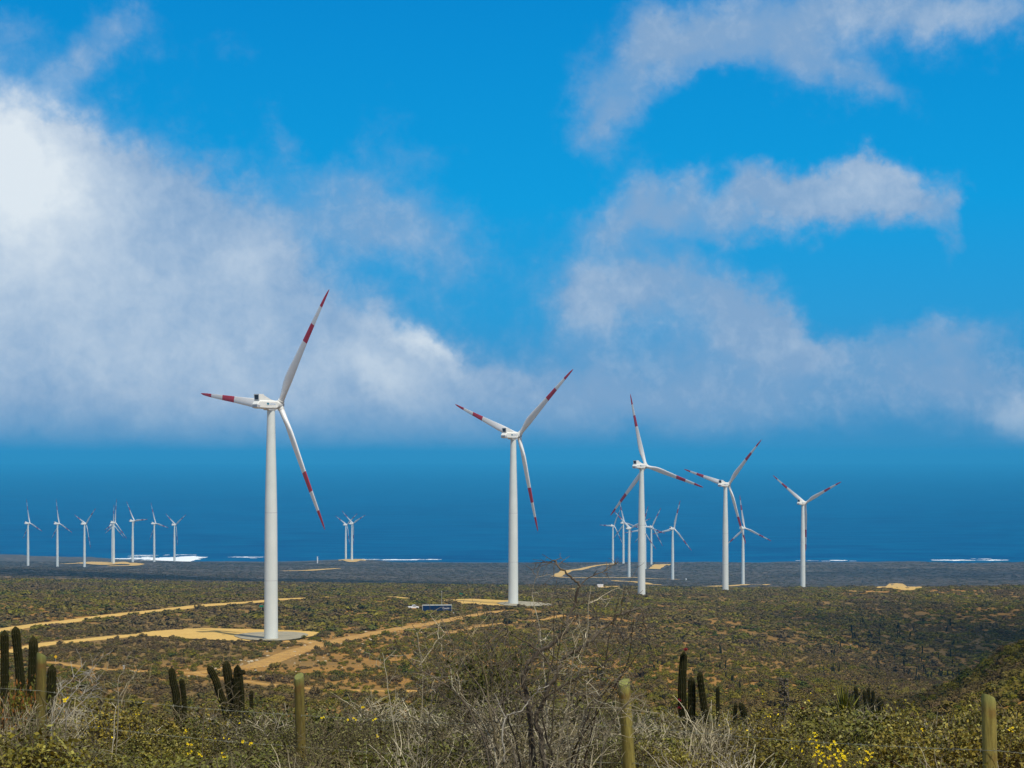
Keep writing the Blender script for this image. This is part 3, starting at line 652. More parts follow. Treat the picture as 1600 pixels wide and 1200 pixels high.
# ------------------------------------------------------------------ cacti
def cactus_stem(b, pts, r, ribs=13, spines=True, rs=random):
    pts = [Vector(q) for q in pts]; P = catmull(pts, 5); n = ribs * 2; rings = []; up = None; N = len(P); L = sum((P[i + 1] - P[i]).length for i in range(N - 1)); run = 0; info = []
    for i, p in enumerate(P):
        d = (P[min(i + 1, N - 1)] - P[max(i - 1, 0)]).normalized(); up = (Vector((1, 0, 0)) if up is None else up); up = (up - d * up.dot(d)).normalized(); s = d.cross(up)
        if i: run += (p - P[i - 1]).length
        left = L - run; k = (.82 + .18 * min(1, run / (.3 * L))) * math.sqrt(max(.02, 1 - max(0, 1 - left / (1.6 * r))**2)) * (1 + .05 * math.sin(run * 9 / (r * 20 + .4)))
        rings.append([p + (up * math.cos(2 * math.pi * j / n) + s * math.sin(2 * math.pi * j / n)) * r * k * (1.0 if j % 2 == 0 else .80) for j in range(n)]); info.append((p, up, s, d, r * k))
    b.loft(rings, 0)
    if spines:
        for i in range(N - 1):
            seg = (P[i + 1] - P[i]).length; m_ = max(1, int(seg / .07))
            for q in range(m_):
                p, u_, s_, d_, rk = info[i]; p = p.lerp(P[i + 1], q / m_)
                for j in range(ribs):
                    a = 2 * math.pi * j / ribs; o_ = u_ * math.cos(a) + s_ * math.sin(a)
                    for _ in range(3):
                        v = (o_ + d_ * rs.uniform(-.7, .9) + o_.cross(d_) * rs.uniform(-.6, .6)).normalized() * rs.uniform(.03, .075); c_ = p + o_ * rk; t_ = d_.cross(v).normalized() * .0022
                        b.add([c_ - t_, c_ + t_, c_ + v], [(0, 1, 2)], 1)
HERO = []
def hero_cactus(label, D, stems, red=()):
    """stems: lists of (px, py) from foot to tip plus a width in px"""
    p0 = world_at(stems[0][0][0][0], 1190, D); g = float(ter(p0.x, p0.y)); c = empty('column_cactus', (p0.x, p0.y, g)); tag(c, label, 'cactus'); o0 = Vector((p0.x, p0.y, g)); HERO.append((p0.x, p0.y))
    for pts, wd in stems:
        W_ = [world_at(a, b_, D) - o0 for a, b_ in pts]; off = random.uniform(-.15, .15)
        W_ = [Vector((q.x, q.y + off, q.z)) for q in W_]; f = Vector((W_[0].x * .9, W_[0].y, -.15)); 
        if W_[0].z > .2: W_ = [f] + W_
        b = MB(); cactus_stem(b, W_, wd * 1.08 / F * D / 2); b.build('stem', [M['cactus'], M['spine']], c, smooth=False)
    for (a, b_, wd) in red:
        q = world_at(a, b_, D) - o0; b = MB()
        for k in range(60):
            v = Vector((random.gauss(0, 1), random.gauss(0, 1), random.gauss(0, .7))) * wd / F * D * .35; t = Vector((random.random(), random.random(), random.random())) * .03
            b.add([q + v, q + v + t, q + v + Vector((t.y, -t.x, t.z))], [(0, 1, 2)])
        b.build('flower', M['cred'], c)
hero_cactus('leftmost dark cactus column with rounded tip near the left edge', 27, [([(9, 1110), (9, 1040), (8, 984)], 12)])
hero_cactus('tall slim cactus column leaning slightly, crossing the dirt road at left', 27, [([(36, 1110), (33, 1050), (29, 1010), (26, 978)], 13)])
hero_cactus('dark cactus column directly left of the leftmost fence post', 24, [([(46, 1190), (45, 1120), (49, 1040), (49, 995)], 14), ([(56, 1190), (57, 1130), (66, 1080), (70, 1040)], 9)])
hero_cactus('low cactus column just right of the leftmost fence post', 25, [([(80, 1150), (82, 1090), (84, 1037)], 13)])
hero_cactus('dark cactus with red tufts near its top, left of the three-armed cactus', 30, [([(280, 1160), (277, 1090), (272, 1065), (269, 1042)], 11)], [(271, 1051, 7), (276, 1085, 4)])
hero_cactus('thin short cactus beside the red-tufted cactus', 30, [([(290, 1140), (288, 1085), (284, 1059)], 8)])
hero_cactus('cluster of three dark cactus arms spreading like fingers', 28, [([(362, 1200), (356, 1120), (345, 1085), (337, 1060), (326, 1040)], 11), ([(368, 1200), (366, 1120), (360, 1080), (355, 1050), (353, 1033)], 13), ([(374, 1200), (374, 1130), (372, 1080), (370, 1052), (372, 1048)], 13), ([(371, 1056), (377, 1050), (386, 1048)], 8)])
hero_cactus('short dark cactus stub right of the three-armed cactus', 32, [([(392, 1150), (391, 1100), (391, 1080)], 6)])
hero_cactus('tall cactus column with red tip and two lower columns beside it', 27, [([(1070, 1190), (1068, 1130), (1067, 1070), (1070, 1019)], 12), ([(1080, 1190), (1081, 1130), (1082, 1090), (1081, 1058)], 11), ([(1104, 1190), (1101, 1120), (1096, 1080), (1092, 1049)], 10)], [(1070, 1016, 4), (1060, 1095, 3), (1089, 1073, 2), (1060, 1107, 3)])
hero_cactus('small lone cactus column right of the tall red-tipped cactus', 60, [([(1122, 1130), (1122, 1095), (1121.5, 1073)], 5.5)])
hero_cactus('leaning pair of short cactus columns left of the yellow-green bushes', 40, [([(1170, 1150), (1163, 1120), (1155, 1096)], 9), ([(1146, 1150), (1148, 1120), (1150, 1098)], 6)])
hero_cactus('stubby reddish cactus among the yellow-green bushes', 24, [([(1262, 1170), (1258, 1130), (1253, 1107)], 9)], [(1252, 1108, 4)])
hero_cactus('slim reddish cactus column at the foot of the ravine slope', 75, [([(1341, 1140), (1340, 1100), (1337, 1072)], 6), ([(1356, 1140), (1354, 1105), (1350, 1078)], 7)])
hero_cactus('greenish cactus trio at the foot of the ravine slope', 78, [([(1364, 1140), (1364, 1110), (1363, 1091)], 5), ([(1378, 1150), (1377, 1115), (1374, 1089)], 9), ([(1357, 1130), (1357, 1100), (1356, 1073)], 5), ([(1364, 1110), (1364, 1090), (1363, 1078)], 5)])
# dark dried flower stalk
c0_ = world_at(1225, 1120, 26); g = float(ter(c0_.x, c0_.y)); b = MB(); top = world_at(1225, 1062, 26).z - g
b.tube([(0, 0, 0), (.03, 0, top * .5), (0, 0, top)], [.02, .016, .012], 6)
for k in range(90):
    z = top - random.random()**1.3 * .55; a = random.random() * 6.3; r_ = .07 + .03 * random.random(); v = Vector((math.cos(a), math.sin(a), .3)) * r_; b.tube([(0, 0, z), v + Vector((0, 0, z))], [.006, .016], 4)
o = b.build('dried_flower_stalk', M['bark']); o.location = (c0_.x, c0_.y, g); tag(o, 'dark dried seed head on a stalk rising above the yellow-green bushes', 'seed stalk')
# small cacti over the right slope: two prototypes of a stem, copied
stp = []
for k in range(3):
    b = MB(); h = [2.2, 2.6, 1.7][k]; cactus_stem(b, [(0, 0, -.3), (random.uniform(-.1, .1), 0, h * .5), (random.uniform(-.2, .2), random.uniform(-.1, .1), h)], .17, 9, False); stp.append(b.build('stem', [M['cactus']], False, True))
spots = [(1128, 1022, 3), (1103, 1028, 1), (1095, 1033, 2), (1015, 1018, 3), (1023, 1020, 2), (1003, 1022, 1), (1035, 1022, 1), (1222, 1028, 1), (1125, 1045, 1), (1133, 1046, 1), (1121, 1047, 1), (1142, 1068, 2), (1133, 1060, 1), (938, 1060, 3), (942, 1062, 2), (1020, 1048, 2), (1031, 1042, 1), (1160, 1090, 1), (1290, 1050, 1)]
for _ in range(62):
    spots.append((random.uniform(1300, 1500), 0, random.choice((1, 2, 2, 3))))
cl = {'n': 0}
for px, py, n in spots:
    if py == 0:
        t = (px - 1300) / 200; py = random.uniform(965 + 10 * t, 1058 + 18 * t)
    if py > 1080: py = 1080
    q = hit(px, py)
    if q[1] < 90: continue
    c = empty('slope_cactus', (q[0], q[1], float(ter(*q))))
    side = 'in the ravine hollow at right' if px > 1430 else ('on the shaded slope above the ravine' if px > 1290 else ('on orange soil right of the red-tipped cactus' if px > 1085 else ('left of the red-tipped cactus' if px > 980 else 'on bare soil behind the thorn bush')))
    if px > 1290: side = ('high' if py < 990 else ('midway' if py < 1030 else 'low')) + ' on the dark slope ' + ('below the rightmost turbine' if px < 1345 else ('above the spiky rosette' if px < 1400 else ('above the ravine mouth' if px < 1450 else 'above the ravine hollow')))
    tag(c, ('lone small dark cactus column ' if n == 1 else 'small clump of %s dark cactus columns ' % {2: 'two', 3: 'three'}[n]) + side, 'cactus', 'small column cacti scattered over the right slope')
    for k in range(n):
        s = random.choice(stp).copy(); COL.objects.link(s); s.parent = c; s.location = (random.uniform(-.7, .7), random.uniform(-.7, .7), 0); s.rotation_euler = (random.uniform(-.12, .12), random.uniform(-.15, .15), random.random() * 6); q_ = random.uniform(.6, 1.15) * (1 + q[1] / 2500); s.scale = (q_ * 1.15, q_ * 1.15, q_)

# ------------------------------------------------------------------ bushes
def twigs(b, p, d, L, r, depth, rs, out=None, droop=.0, n=3, spread=.75, kids=(2, 4), thorn=False):
    N = 4; pts = [p]; v = d.copy()
    for k in range(N):
        v = (v + Vector((rs.gauss(0, .16), rs.gauss(0, .16), rs.gauss(0, .12) - droop))).normalized(); pts.append(pts[-1] + v * L / N)
    b.tube(pts, [r * (1 - .5 * k / N) for k in range(N + 1)], n, caps=False)
    if out is not None and depth <= 1:
        for q in pts[1:]: out.append((q, v))
    if depth > 0:
        for _ in range(rs.randint(*kids)):
            k = rs.uniform(.25, 1) * N; i = min(int(k), N - 1); q = pts[i].lerp(pts[i + 1], k - i)
            a = rs.random() * 6.283; o_ = v.orthogonal().normalized(); w_ = (v * (1 - spread * .5) + (o_ * math.cos(a) + v.cross(o_) * math.sin(a)) * spread).normalized()
            twigs(b, q, w_, L * rs.uniform(.5, .8), r * .68, depth - 1, rs, out, droop, n, spread, kids)
def leaf_quads(b, pts, size, per, rs, mi=0, jit=.05):
    for q, v in pts:
        for _ in range(per):
            c_ = q + Vector((rs.gauss(0, jit), rs.gauss(0, jit), rs.gauss(0, jit))); a = Vector((rs.gauss(0, 1), rs.gauss(0, 1), rs.gauss(.3, 1))).normalized(); l = size * rs.uniform(.6, 1.3)
            s_ = a.orthogonal().normalized(); s_ = (s_ * math.cos(l * 99) + a.cross(s_) * math.sin(l * 99)) * l * .28
            b.add([c_, c_ + a * l * .5 + s_, c_ + a * l, c_ + a * l * .5 - s_], [(0, 1, 2, 3)], mi)
PRO = {}   # kind -> list of (stems mesh, foliage mesh, extra mesh)
def make_bush(kind, seed):
    rs = random.Random(seed); sb = MB(); out = []
    if kind == 'twiggy':
        for k in range(13):
            a = rs.random() * 6.283; t = rs.uniform(.1, .75); twigs(sb, Vector((math.cos(a) * .1, math.sin(a) * .1, -.05)), Vector((math.cos(a) * t, math.sin(a) * t, 1)).normalized(), rs.uniform(.45, .7), .014, 3, rs, out, 0, 3, .7, (3, 4))
        fol = MB(); leaf_quads(fol, out[::3], .03, 1, rs, 0, .02); return sb, fol, None, 'twig', 'leafS'
    if kind == 'wispy':
        for k in range(34):
            a = rs.random() * 6.283; t = rs.uniform(.05, .6); twigs(sb, Vector((math.cos(a) * .15, math.sin(a) * .15, -.05)), Vector((math.cos(a) * t, math.sin(a) * t, 1)).normalized(), rs.uniform(.5, .95), .009, 1, rs, out, .0, 3, .35, (3, 6))
        fol = MB(); leaf_quads(fol, out[::2], .032, 1, rs, 0, .02); return sb, fol, None, 'twig', 'leafS'
    if kind in ('green', 'yellow', 'pale', 'rusty', 'sage', 'gold'):
        for k in range(9):
            a = rs.random() * 6.283; t = rs.uniform(.15, .9); twigs(sb, Vector((math.cos(a) * .08, math.sin(a) * .08, -.05)), Vector((math.cos(a) * t, math.sin(a) * t, 1)).normalized(), rs.uniform(.4, .6), .011, 3, rs, out, 0, 3, .7, (3, 4))
        fol = MB(); tips = out[:]; rs.shuffle(tips)
        size = {'green': .042, 'yellow': .042, 'pale': .045, 'rusty': .045, 'sage': .028, 'gold': .03}[kind]; tips = tips[:1300]
        leaf_quads(fol, tips, size, {'rusty': 2, 'sage': 3}.get(kind, 3), rs, 0, .04)
        ex = None
        if kind in ('pale', 'yellow', 'gold'):
            ex = MB(); hi = sorted(tips, key=lambda q: -q[0].z)[:260 if kind == 'pale' else 120]; leaf_quads(ex, hi[::(6 if kind == 'gold' else 2)], .035, 2 if kind == 'gold' else 3, rs, 0, .03)
        if kind == 'rusty': ex = MB(); leaf_quads(ex, [q for q in tips if q[0].z > .5][:260], .05, 3, rs, 0, .05)
        return sb, fol, ex, 'stem', {'green': 'leafG', 'yellow': 'leafY', 'pale': 'leafY', 'rusty': 'leafR', 'sage': 'leafS', 'gold': 'leafY'}[kind]
EXM = {'pale': ('pale_leaf_tips', 'leafP'), 'yellow': ('young_leaf_tips', 'leafP'), 'gold': ('flowers', 'flower'), 'rusty': ('green_leaves', 'leafG')}
def height_of(ms):
    return max(v[2] for m_ in ms if m_ for v in m_.v) if ms else 1
for i, kind in enumerate(('twiggy', 'wispy', 'green', 'yellow', 'pale', 'rusty', 'sage', 'gold')):
    PRO[kind] = []
    for s in range(3 if kind in ('twiggy', 'wispy', 'pale', 'yellow') else 2):
        sb, fol, ex, sm, fm = make_bush(kind, 100 + i * 10 + s); H = height_of((sb, fol))
        a = sb.build('stems', M[sm], False); f_ = fol.build('foliage', M[fm], False); e_ = None
        if ex: nm, em = EXM[kind]; e_ = ex.build(nm, M[em], False)
        PRO[kind].append((a, f_, e_, H))
# top line of the thicket as a dip below eye level, by bearing
SKX = [-200, 0, 60, 150, 260, 350, 450, 560, 640, 720, 800, 900, 1000, 1060, 1150, 1210, 1300, 1400, 1480, 1560, 1700]
SKY_ = [1040, 1045, 1095, 1075, 1085, 1110, 1085, 1075, 1060, 1050, 1055, 1062, 1092, 1100, 1108, 1090, 1082, 1105, 1108, 1110, 1115]
def pick(px, D, rs):
    r = rs.random()
    if px < 45: return rs.choice(['rusty', 'green', 'pale', 'yellow'] if px < 20 else ['green', 'sage', 'yellow', 'twiggy'])
    if px < 150: return rs.choice(['wispy', 'twiggy', 'sage', 'green'])
    if px < 360: return rs.choice(['yellow', 'yellow', 'yellow', 'gold', 'green', 'green', 'twiggy', 'sage'])
    if px < 820: return rs.choice(['twiggy', 'wispy', 'twiggy', 'twiggy', 'sage', 'sage', 'green'])
    if px < 980: return rs.choice(['green', 'green', 'twiggy', 'sage'] if D > 21 else ['twiggy', 'wispy', 'twiggy', 'sage'])
    if px < 1190: return rs.choice(['twiggy', 'wispy', 'twiggy', 'wispy', 'sage', 'yellow'])
    return rs.choice(['pale', 'pale', 'yellow', 'yellow', 'green', 'sage', 'twiggy', 'gold', 'wispy'])
rs = random.Random(5); cand = []
def fence_D(px): return float(np.interp(px, [-420, 62, 472, 988, 1550, 2250], [21.5, 19, 17.6, 15.2, 13, 11.5]))
tries = 0; cell = {}
def free(x, y, r):
    k = (int(x // 1), int(y // 1))
    for i in range(-2, 3):
        for j in range(-2, 3):
            for q in cell.get((k[0] + i, k[1] + j), ()):
                if (q[0] - x)**2 + (q[1] - y)**2 < r * r: return False
    cell.setdefault(k, []).append((x, y)); return True
for q in HERO: cell.setdefault((int(q[0] // 1), int(q[1] // 1)), []).append(q)
while len(cand) < 330 and tries < 60000:
    tries += 1; D = 11 + 22 * rs.random()**.8; u = rs.uniform(-.365, .365); x = u * D
    if free(x, D, .62): cand.append((x, D, u * F + 800))
KL = {'twiggy': 'leafless tangled bush', 'wispy': 'bush of pale dry stems', 'green': 'small-leaved green bush', 'yellow': 'yellow-green leafy bush', 'pale': 'bush with pale leaf tips',
      'rusty': 'broad-leaved rusty bush', 'sage': 'dull olive bush', 'gold': 'yellow-flowering bush'}
MARKS = [(-200, 'at the left edge'), (40, 'by the leftmost post'), (110, 'by the pale bare branches'), (190, 'below the white marker'), (250, 'by the red-tufted cactus'), (330, 'by the three-armed cactus'), (410, 'left of the second post'), (480, 'right of the second post'), (560, 'below the large turbine track'), (650, 'below the container'), (740, 'left of the thorn bush'), (830, 'at the thorn bush'),
         (910, 'left of the third post'), (1000, 'right of the third post'), (1060, 'by the tall red-tipped cactus'), (1140, 'by the leaning cactus pair'), (1215, 'by the seed stalk'), (1280, 'by the spiky rosette'), (1370, 'right of the spiky rosette'), (1450, 'left of the rightmost post'), (1535, 'by the rightmost post'), (1590, 'at the right edge')]
def zone(px, D):
    fd = fence_D(px); fr = 'in front of the fence' if D < fd else ('just behind the fence' if D < fd + 5 else 'well behind the fence')
    return [m_[1] for m_ in MARKS if m_[0] <= px][-1] + ', ' + fr
def place_bush(kind, x, y, H, label, group='bushes of the foreground thicket', rz=None, wide=1.0):
    st, fo, ex, h0 = rs.choice(PRO[kind]); g = float(ter(x, y)); s = H / h0
    e = empty(kind_name[kind], (x, y, g), rs.random() * 6.28 if rz is None else rz); e.scale = (s * wide, s * wide, s); tag(e, label, 'bush', group)
    for q in (st, fo, ex):
        if q is not None:
            c_ = q.copy(); COL.objects.link(c_); c_.parent = e
            if q is not st: c_['kind'] = 'stuff'
    return e
kind_name = {'twiggy': 'tangled_dry_bush', 'wispy': 'dry_stem_bush', 'green': 'green_bush', 'yellow': 'yellow_green_bush', 'pale': 'pale_tipped_bush', 'rusty': 'broad_leaved_bush', 'sage': 'sage_bush', 'gold': 'flowering_bush'}
for x, y, px in cand:
    g = float(ter(x, y)); fd = fence_D(px); lim = np.interp(px, SKX, SKY_)
    if y < fd + .4: lim = 1150 + rs.uniform(-30, 30) if not (900 < px < 1060 or px > 1480) else 1185 + rs.uniform(-10, 20)
    elif y < fd + 3: lim += 28
    zmax = -(lim + rs.random()**2 * 50 - HY) / F * y; H = zmax - g
    kind = pick(px, y, rs)
    if H < .12: continue
    H = min(H, rs.uniform(1.0, 1.7) if kind != 'twiggy' else rs.uniform(1.2, 2.1)); H = max(H, .3)
    place_bush(kind, x, y, H, ('low ' if H < .55 else ('tall ' if H > 1.1 else '')) + KL[kind] + ' ' + zone(px, y), wide=1.15 if H > .8 else min(1.9, 1.0 / H))
# hero bushes
def hb(kind, px, D, topy, label, wide=1.0):
    p = world_at(px, 1100, D); g = float(ter(p.x, p.y)); H = -(topy - HY) / F * D - g; place_bush(kind, p.x, p.y, H, label, 'bushes of the foreground thicket', 1.0, wide)
hb('gold', 1285, 13.6, 1148, 'low bush bearing the brightest yellow flowers, below the wire near the right', .9)
hb('gold', 1325, 13.4, 1160, 'second bright yellow flowering bush beside the brightest one, near the bottom edge', .9)
hb('green', 422, 34, 1070, 'rounded dark green bush right of the three-armed cactus', 1.3)
hb('green', 905, 27, 1052, 'leafy green bush behind the thorn bush, left of the yellowish post', 1.5)
hb('green', 1036, 29, 1072, 'green bush between the yellowish post and the tall red-tipped cactus', 1.0)
hb('pale', 1505, 17, 1092, 'pale-tipped bush left of the thick right-edge post', .9)
hb('yellow', 300, 22, 1098, 'yellow-green bush in front of the three-armed cactus', 1.3)
hb('rusty', 6, 20.5, 1024, 'tall broad-leaved bush with rusty leaves at the left edge', .42)
hb('twiggy', 474, 16.3, 1128, 'tangled dry bush veiling the foot of the second post', 1.0)
hb('sage', 66, 17.2, 1088, 'olive bush half hiding the leftmost post', .8)
hb('twiggy', 45, 17.6, 1062, 'dry tangled bush rising in front of the leftmost post', .7)
hb('green', 735, 40, 985, 'dark bushy shrub behind the upper left twigs of the thorn bush', .6)
def blossoms(label, D, pts, sz=.014):
    p = world_at(pts[0][0], 1190, D); o0 = Vector((p.x, D, float(ter(p.x, D)))); c = empty('yellow_flowers', o0); tag(c, label, 'flowers'); sb = MB(); fb = MB()
    for a, b_ in pts:
        q = world_at(a, b_, D + rs.uniform(-.15, .15)) - o0; sb.tube([Vector((q.x * .7, q.y, 0)), Vector((q.x * .9, q.y, q.z * .6)), q], [.004, .003, .002], 4, caps=False)
        for _ in range(3):
            c_ = q + Vector((rs.gauss(0, .012), rs.gauss(0, .012), rs.gauss(0, .014)))
            for k in range(6):
                an = k * 1.047 + rs.random(); d = Vector((math.cos(an), -.5 + rs.uniform(-.4, .2), math.sin(an))).normalized() * sz * rs.uniform(.7, 1.2); s_ = d.orthogonal().normalized() * sz * .35
                fb.add([c_, c_ + d * .6 + s_, c_ + d, c_ + d * .6 - s_], [(0, 1, 2, 3)])
    sb.build('stems', M['stem'], c); f_ = fb.build('petals', M['flower'], c); f_['kind'] = 'stuff'
blossoms('dense patch of bright yellow flowers at the bottom, below the wire right of centre', 12.4, [(1272, 1150), (1270, 1157), (1275, 1167), (1300, 1161), (1298, 1171), (1303, 1178), (1310, 1187), (1295, 1184), (1285, 1177), (1273, 1181), (1318, 1177), (1320, 1189), (1282, 1191), (1312, 1196), (1300, 1194), (1289, 1199), (1306, 1168), (1276, 1174), (1315, 1183)])
blossoms('small tuft of yellow flowers just right of the dense yellow patch', 12.6, [(1354, 1174), (1358, 1180), (1351, 1187), (1356, 1184)])
blossoms('few yellow flowers under the leftmost post', 13.5, [(81, 1177), (88, 1175), (85, 1179)])
blossoms('single yellow flower head right of the leftmost post', 14.5, [(102, 1092), (105, 1091)])
blossoms('scattered yellow flowers below the red-tufted cactus', 14, [(289, 1141), (296, 1162), (312, 1178), (299, 1175)], .014)
blossoms('scattered yellow flowers left of the second post', 14, [(377, 1157), (391, 1162), (352, 1181)], .014)
blossoms('scattered yellow flowers right of the second post', 15, [(567, 1105), (556, 1122), (543, 1124), (505, 1120), (583, 1122), (590, 1150)], .013)
blossoms('few yellow flowers left of the rightmost post', 14, [(1498, 1187), (1440, 1140), (1582, 1138), (1575, 1141)], .012)
# rosette of stiff leaves
q = world_at(1320, 1115, 34); g = float(ter(q.x, q.y)); b = MB()
for k in range(90):
    a = rs.random() * 6.283; e_ = rs.uniform(.25, 1.5); d = Vector((math.cos(a) * math.cos(e_), math.sin(a) * math.cos(e_), math.sin(e_))); L = rs.uniform(.55, .85); s_ = Vector((-math.sin(a), math.cos(a), 0)) * .022
    m_ = d * L * .55; t_ = d * L + Vector((0, 0, -.1 * math.cos(e_))); b.add([-s_, s_, m_ + s_, m_ - s_, t_], [(0, 1, 2, 3), (3, 2, 4)])
o = b.build('spiky_rosette_plant', M['leafG']); o.scale = (1.1, 1.1, 1.1); o.location = (q.x, q.y, g + max(0, -(1128 - HY) / F * 34 - g)); tag(o, 'green rosette of stiff spiky leaves among the yellow-green bushes', 'plant')

# the tall thorn bush: traced limbs at their own distance, then side twigs
D0 = 13.8; g0 = world_at(858, 1200, D0); root = Vector((g0.x, D0, float(ter(g0.x, D0))))
c = empty('thorn_bush', root); tag(c, 'tall leafless thorn bush spreading in the centre foreground, tips crossing the skyline', 'thorn bush')
rs2 = random.Random(21)
def limb(name, pts, r0, r1, m, kids, klen, y0=0, y1=0, depth=2):
    N = len(pts); P = []
    for i, (a, b_) in enumerate(pts):
        D = D0 + y0 + (y1 - y0) * i / max(1, N - 1) + rs2.uniform(-.04, .04); P.append(world_at(a, b_, D) - root)
    if pts[0][1] > 1200: P[0].z = -.05
    Q = catmull(P, 5); Q = [q + Vector((rs2.uniform(-1, 1), 0, rs2.uniform(-1, 1))) * min(.014, .3 * r0 + .006) * (0 if j in (0,) else 1) for j, q in enumerate(Q)]; b = MB(); n = len(Q); b.tube(Q, [r0 + (r1 - r0) * i / (n - 1) for i in range(n)], 7)
    for _ in range(int(kids * 1.5)):
        k = rs2.uniform(.12, 1) * (n - 1); i = min(int(k), n - 2); q = Q[i].lerp(Q[i + 1], k - i); v = (Q[i + 1] - Q[i]).normalized(); a = rs2.random() * 6.283; o_ = v.orthogonal().normalized()
        w_ = (v * .5 + (o_ * math.cos(a) + v.cross(o_) * math.sin(a)) * .9).normalized(); twigs(b, q, w_, klen * rs2.uniform(.6, 1.8), max(.0038, r1 * .7), depth, rs2, None, 0, 4, 1.05, (1, 3))
    o = b.build(name, m, c); return o
limb('branch', [(858, 1290), (848, 1170), (838, 1125), (850, 1090), (868, 1055), (880, 1030), (905, 1015), (925, 1000), (950, 975), (975, 957), (1002, 954), (1008, 985)], .026, .006, M['bark'], 20, .22)
limb('branch', [(845, 1290), (832, 1180), (826, 1110), (818, 1060), (832, 1030), (862, 1005), (884, 985), (887, 970), (898, 944), (905, 915), (895, 904), (878, 888), (868, 878), (860, 877)], .025, .006, M['bark'], 16, .13, .1, .3, 1)
limb('branch', [(905, 915), (920, 903), (938, 895), (952, 888), (962, 878)], .006, .003, M['bark'], 5, .08, .3, .4, 1)
limb('branch', [(868, 1055), (845, 1020), (815, 1000), (790, 985), (770, 978)], .009, .003, M['bark'], 12, .2, 0, -.2)
limb('branch', [(925, 1000), (935, 975), (928, 950), (930, 925)], .007, .003, M['bark'], 8, .14, 0, .2, 1)
limb('branch', [(850, 1090), (895, 1062), (940, 1040), (975, 1005), (990, 985)], .010, .003, M['bark'], 14, .18, 0, -.3)
limb('branch', [(785, 1290), (776, 1180), (768, 1120), (758, 1060), (745, 1020), (728, 975), (722, 962)], .013, .003, M['twig'], 18, .2, -.3, -.2)
limb('branch', [(768, 1120), (790, 1090), (815, 1070), (830, 1040), (838, 1005)], .009, .003, M['bark'], 12, .2, -.3, 0)
limb('branch', [(730, 1290), (722, 1180), (728, 1110), (716, 1060), (724, 1010), (735, 985)], .011, .003, M['twig'], 18, .2, .3, .5)
limb('branch', [(660, 1290), (668, 1170), (672, 1110), (690, 1060), (700, 1020)], .010, .003, M['twig'], 16, .22, .4, .6)
for k_, (tx, ty) in enumerate([(622, 1012), (655, 985), (690, 968), (742, 948), (792, 955), (832, 925), (862, 935), (922, 915), (968, 930), (992, 965), (1003, 1012), (702, 1040), (780, 1025), (945, 1060), (640, 1060), (880, 960), (760, 990), (905, 990)]):
    bx = 858 + (tx - 858) * rs2.uniform(.15, .6); mx_, my_ = bx + (tx - bx) * .35 + rs2.uniform(-14, 14), 1110 + rs2.uniform(-20, 20); m2x, m2y = bx + (tx - bx) * .75 + rs2.uniform(-12, 12), (my_ + ty) / 2 + rs2.uniform(-15, 10)
    limb('branch', [(bx, 1290), (bx + rs2.uniform(-8, 8), 1190), (mx_, my_), (m2x, m2y), (tx, ty)], rs2.uniform(.008, .013), .003, M['twig'] if k_ % 2 else M['bark'], 9, .2, rs2.uniform(-.9, .9), rs2.uniform(-.9, .9), 2)
limb('pale_branch', [(788, 1190), (786, 1150), (790, 1120), (812, 1112), (826, 1096), (842, 1078), (858, 1070)], .008, .004, M['pale'], 3, .1, -.5, -.4, 0)
limb('pale_branch', [(790, 1120), (781, 1105), (773, 1084)], .006, .003, M['pale'], 2, .06, -.5, -.5, 0)
limb('branch', [(930, 1290), (940, 1190), (958, 1130), (975, 1105), (1010, 1080)], .012, .004, M['twig'], 14, .2, -.6, -.6)
# bare branches over the left thicket
def bare(label, D, limbs, m='pale'):
    global root, c, D0
    D0 = D; p = world_at(limbs[0][0][0], 1190, D); root = Vector((p.x, D, float(ter(p.x, D)))); c = empty('bare_bush', root); tag(c, label, 'bush')
    for l in limbs: limb('branch', l, .0055, .0025, M[m], 7, .16, 0, .2, 1)
bare('pale bare branches rising right of the leftmost post', 16, [[(80, 1260), (82, 1105), (110, 1065), (135, 1033)], [(82, 1130), (120, 1075), (150, 1038)], [(95, 1130), (140, 1085), (155, 1055)], [(100, 1260), (105, 1110), (125, 1090), (150, 1070)]])
bare('grey bare branches left of the red-tufted cactus', 15, [[(170, 1260), (180, 1120), (195, 1075), (218, 1045)], [(190, 1100), (205, 1060), (235, 1030)], [(180, 1260), (184, 1110), (186, 1060), (196, 1050)]], 'twig')
bare('single grey branch arching in front of the three-armed cactus', 15, [[(320, 1260), (318, 1110), (345, 1100), (360, 1094), (376, 1078)]], 'twig')
bare('pale forked twigs left of the thorn bush', 15, [[(640, 1260), (660, 1100), (655, 1010), (647, 980)], [(655, 1040), (680, 1005), (700, 985)], [(640, 1240), (610, 1100), (598, 1020)]], 'twig')

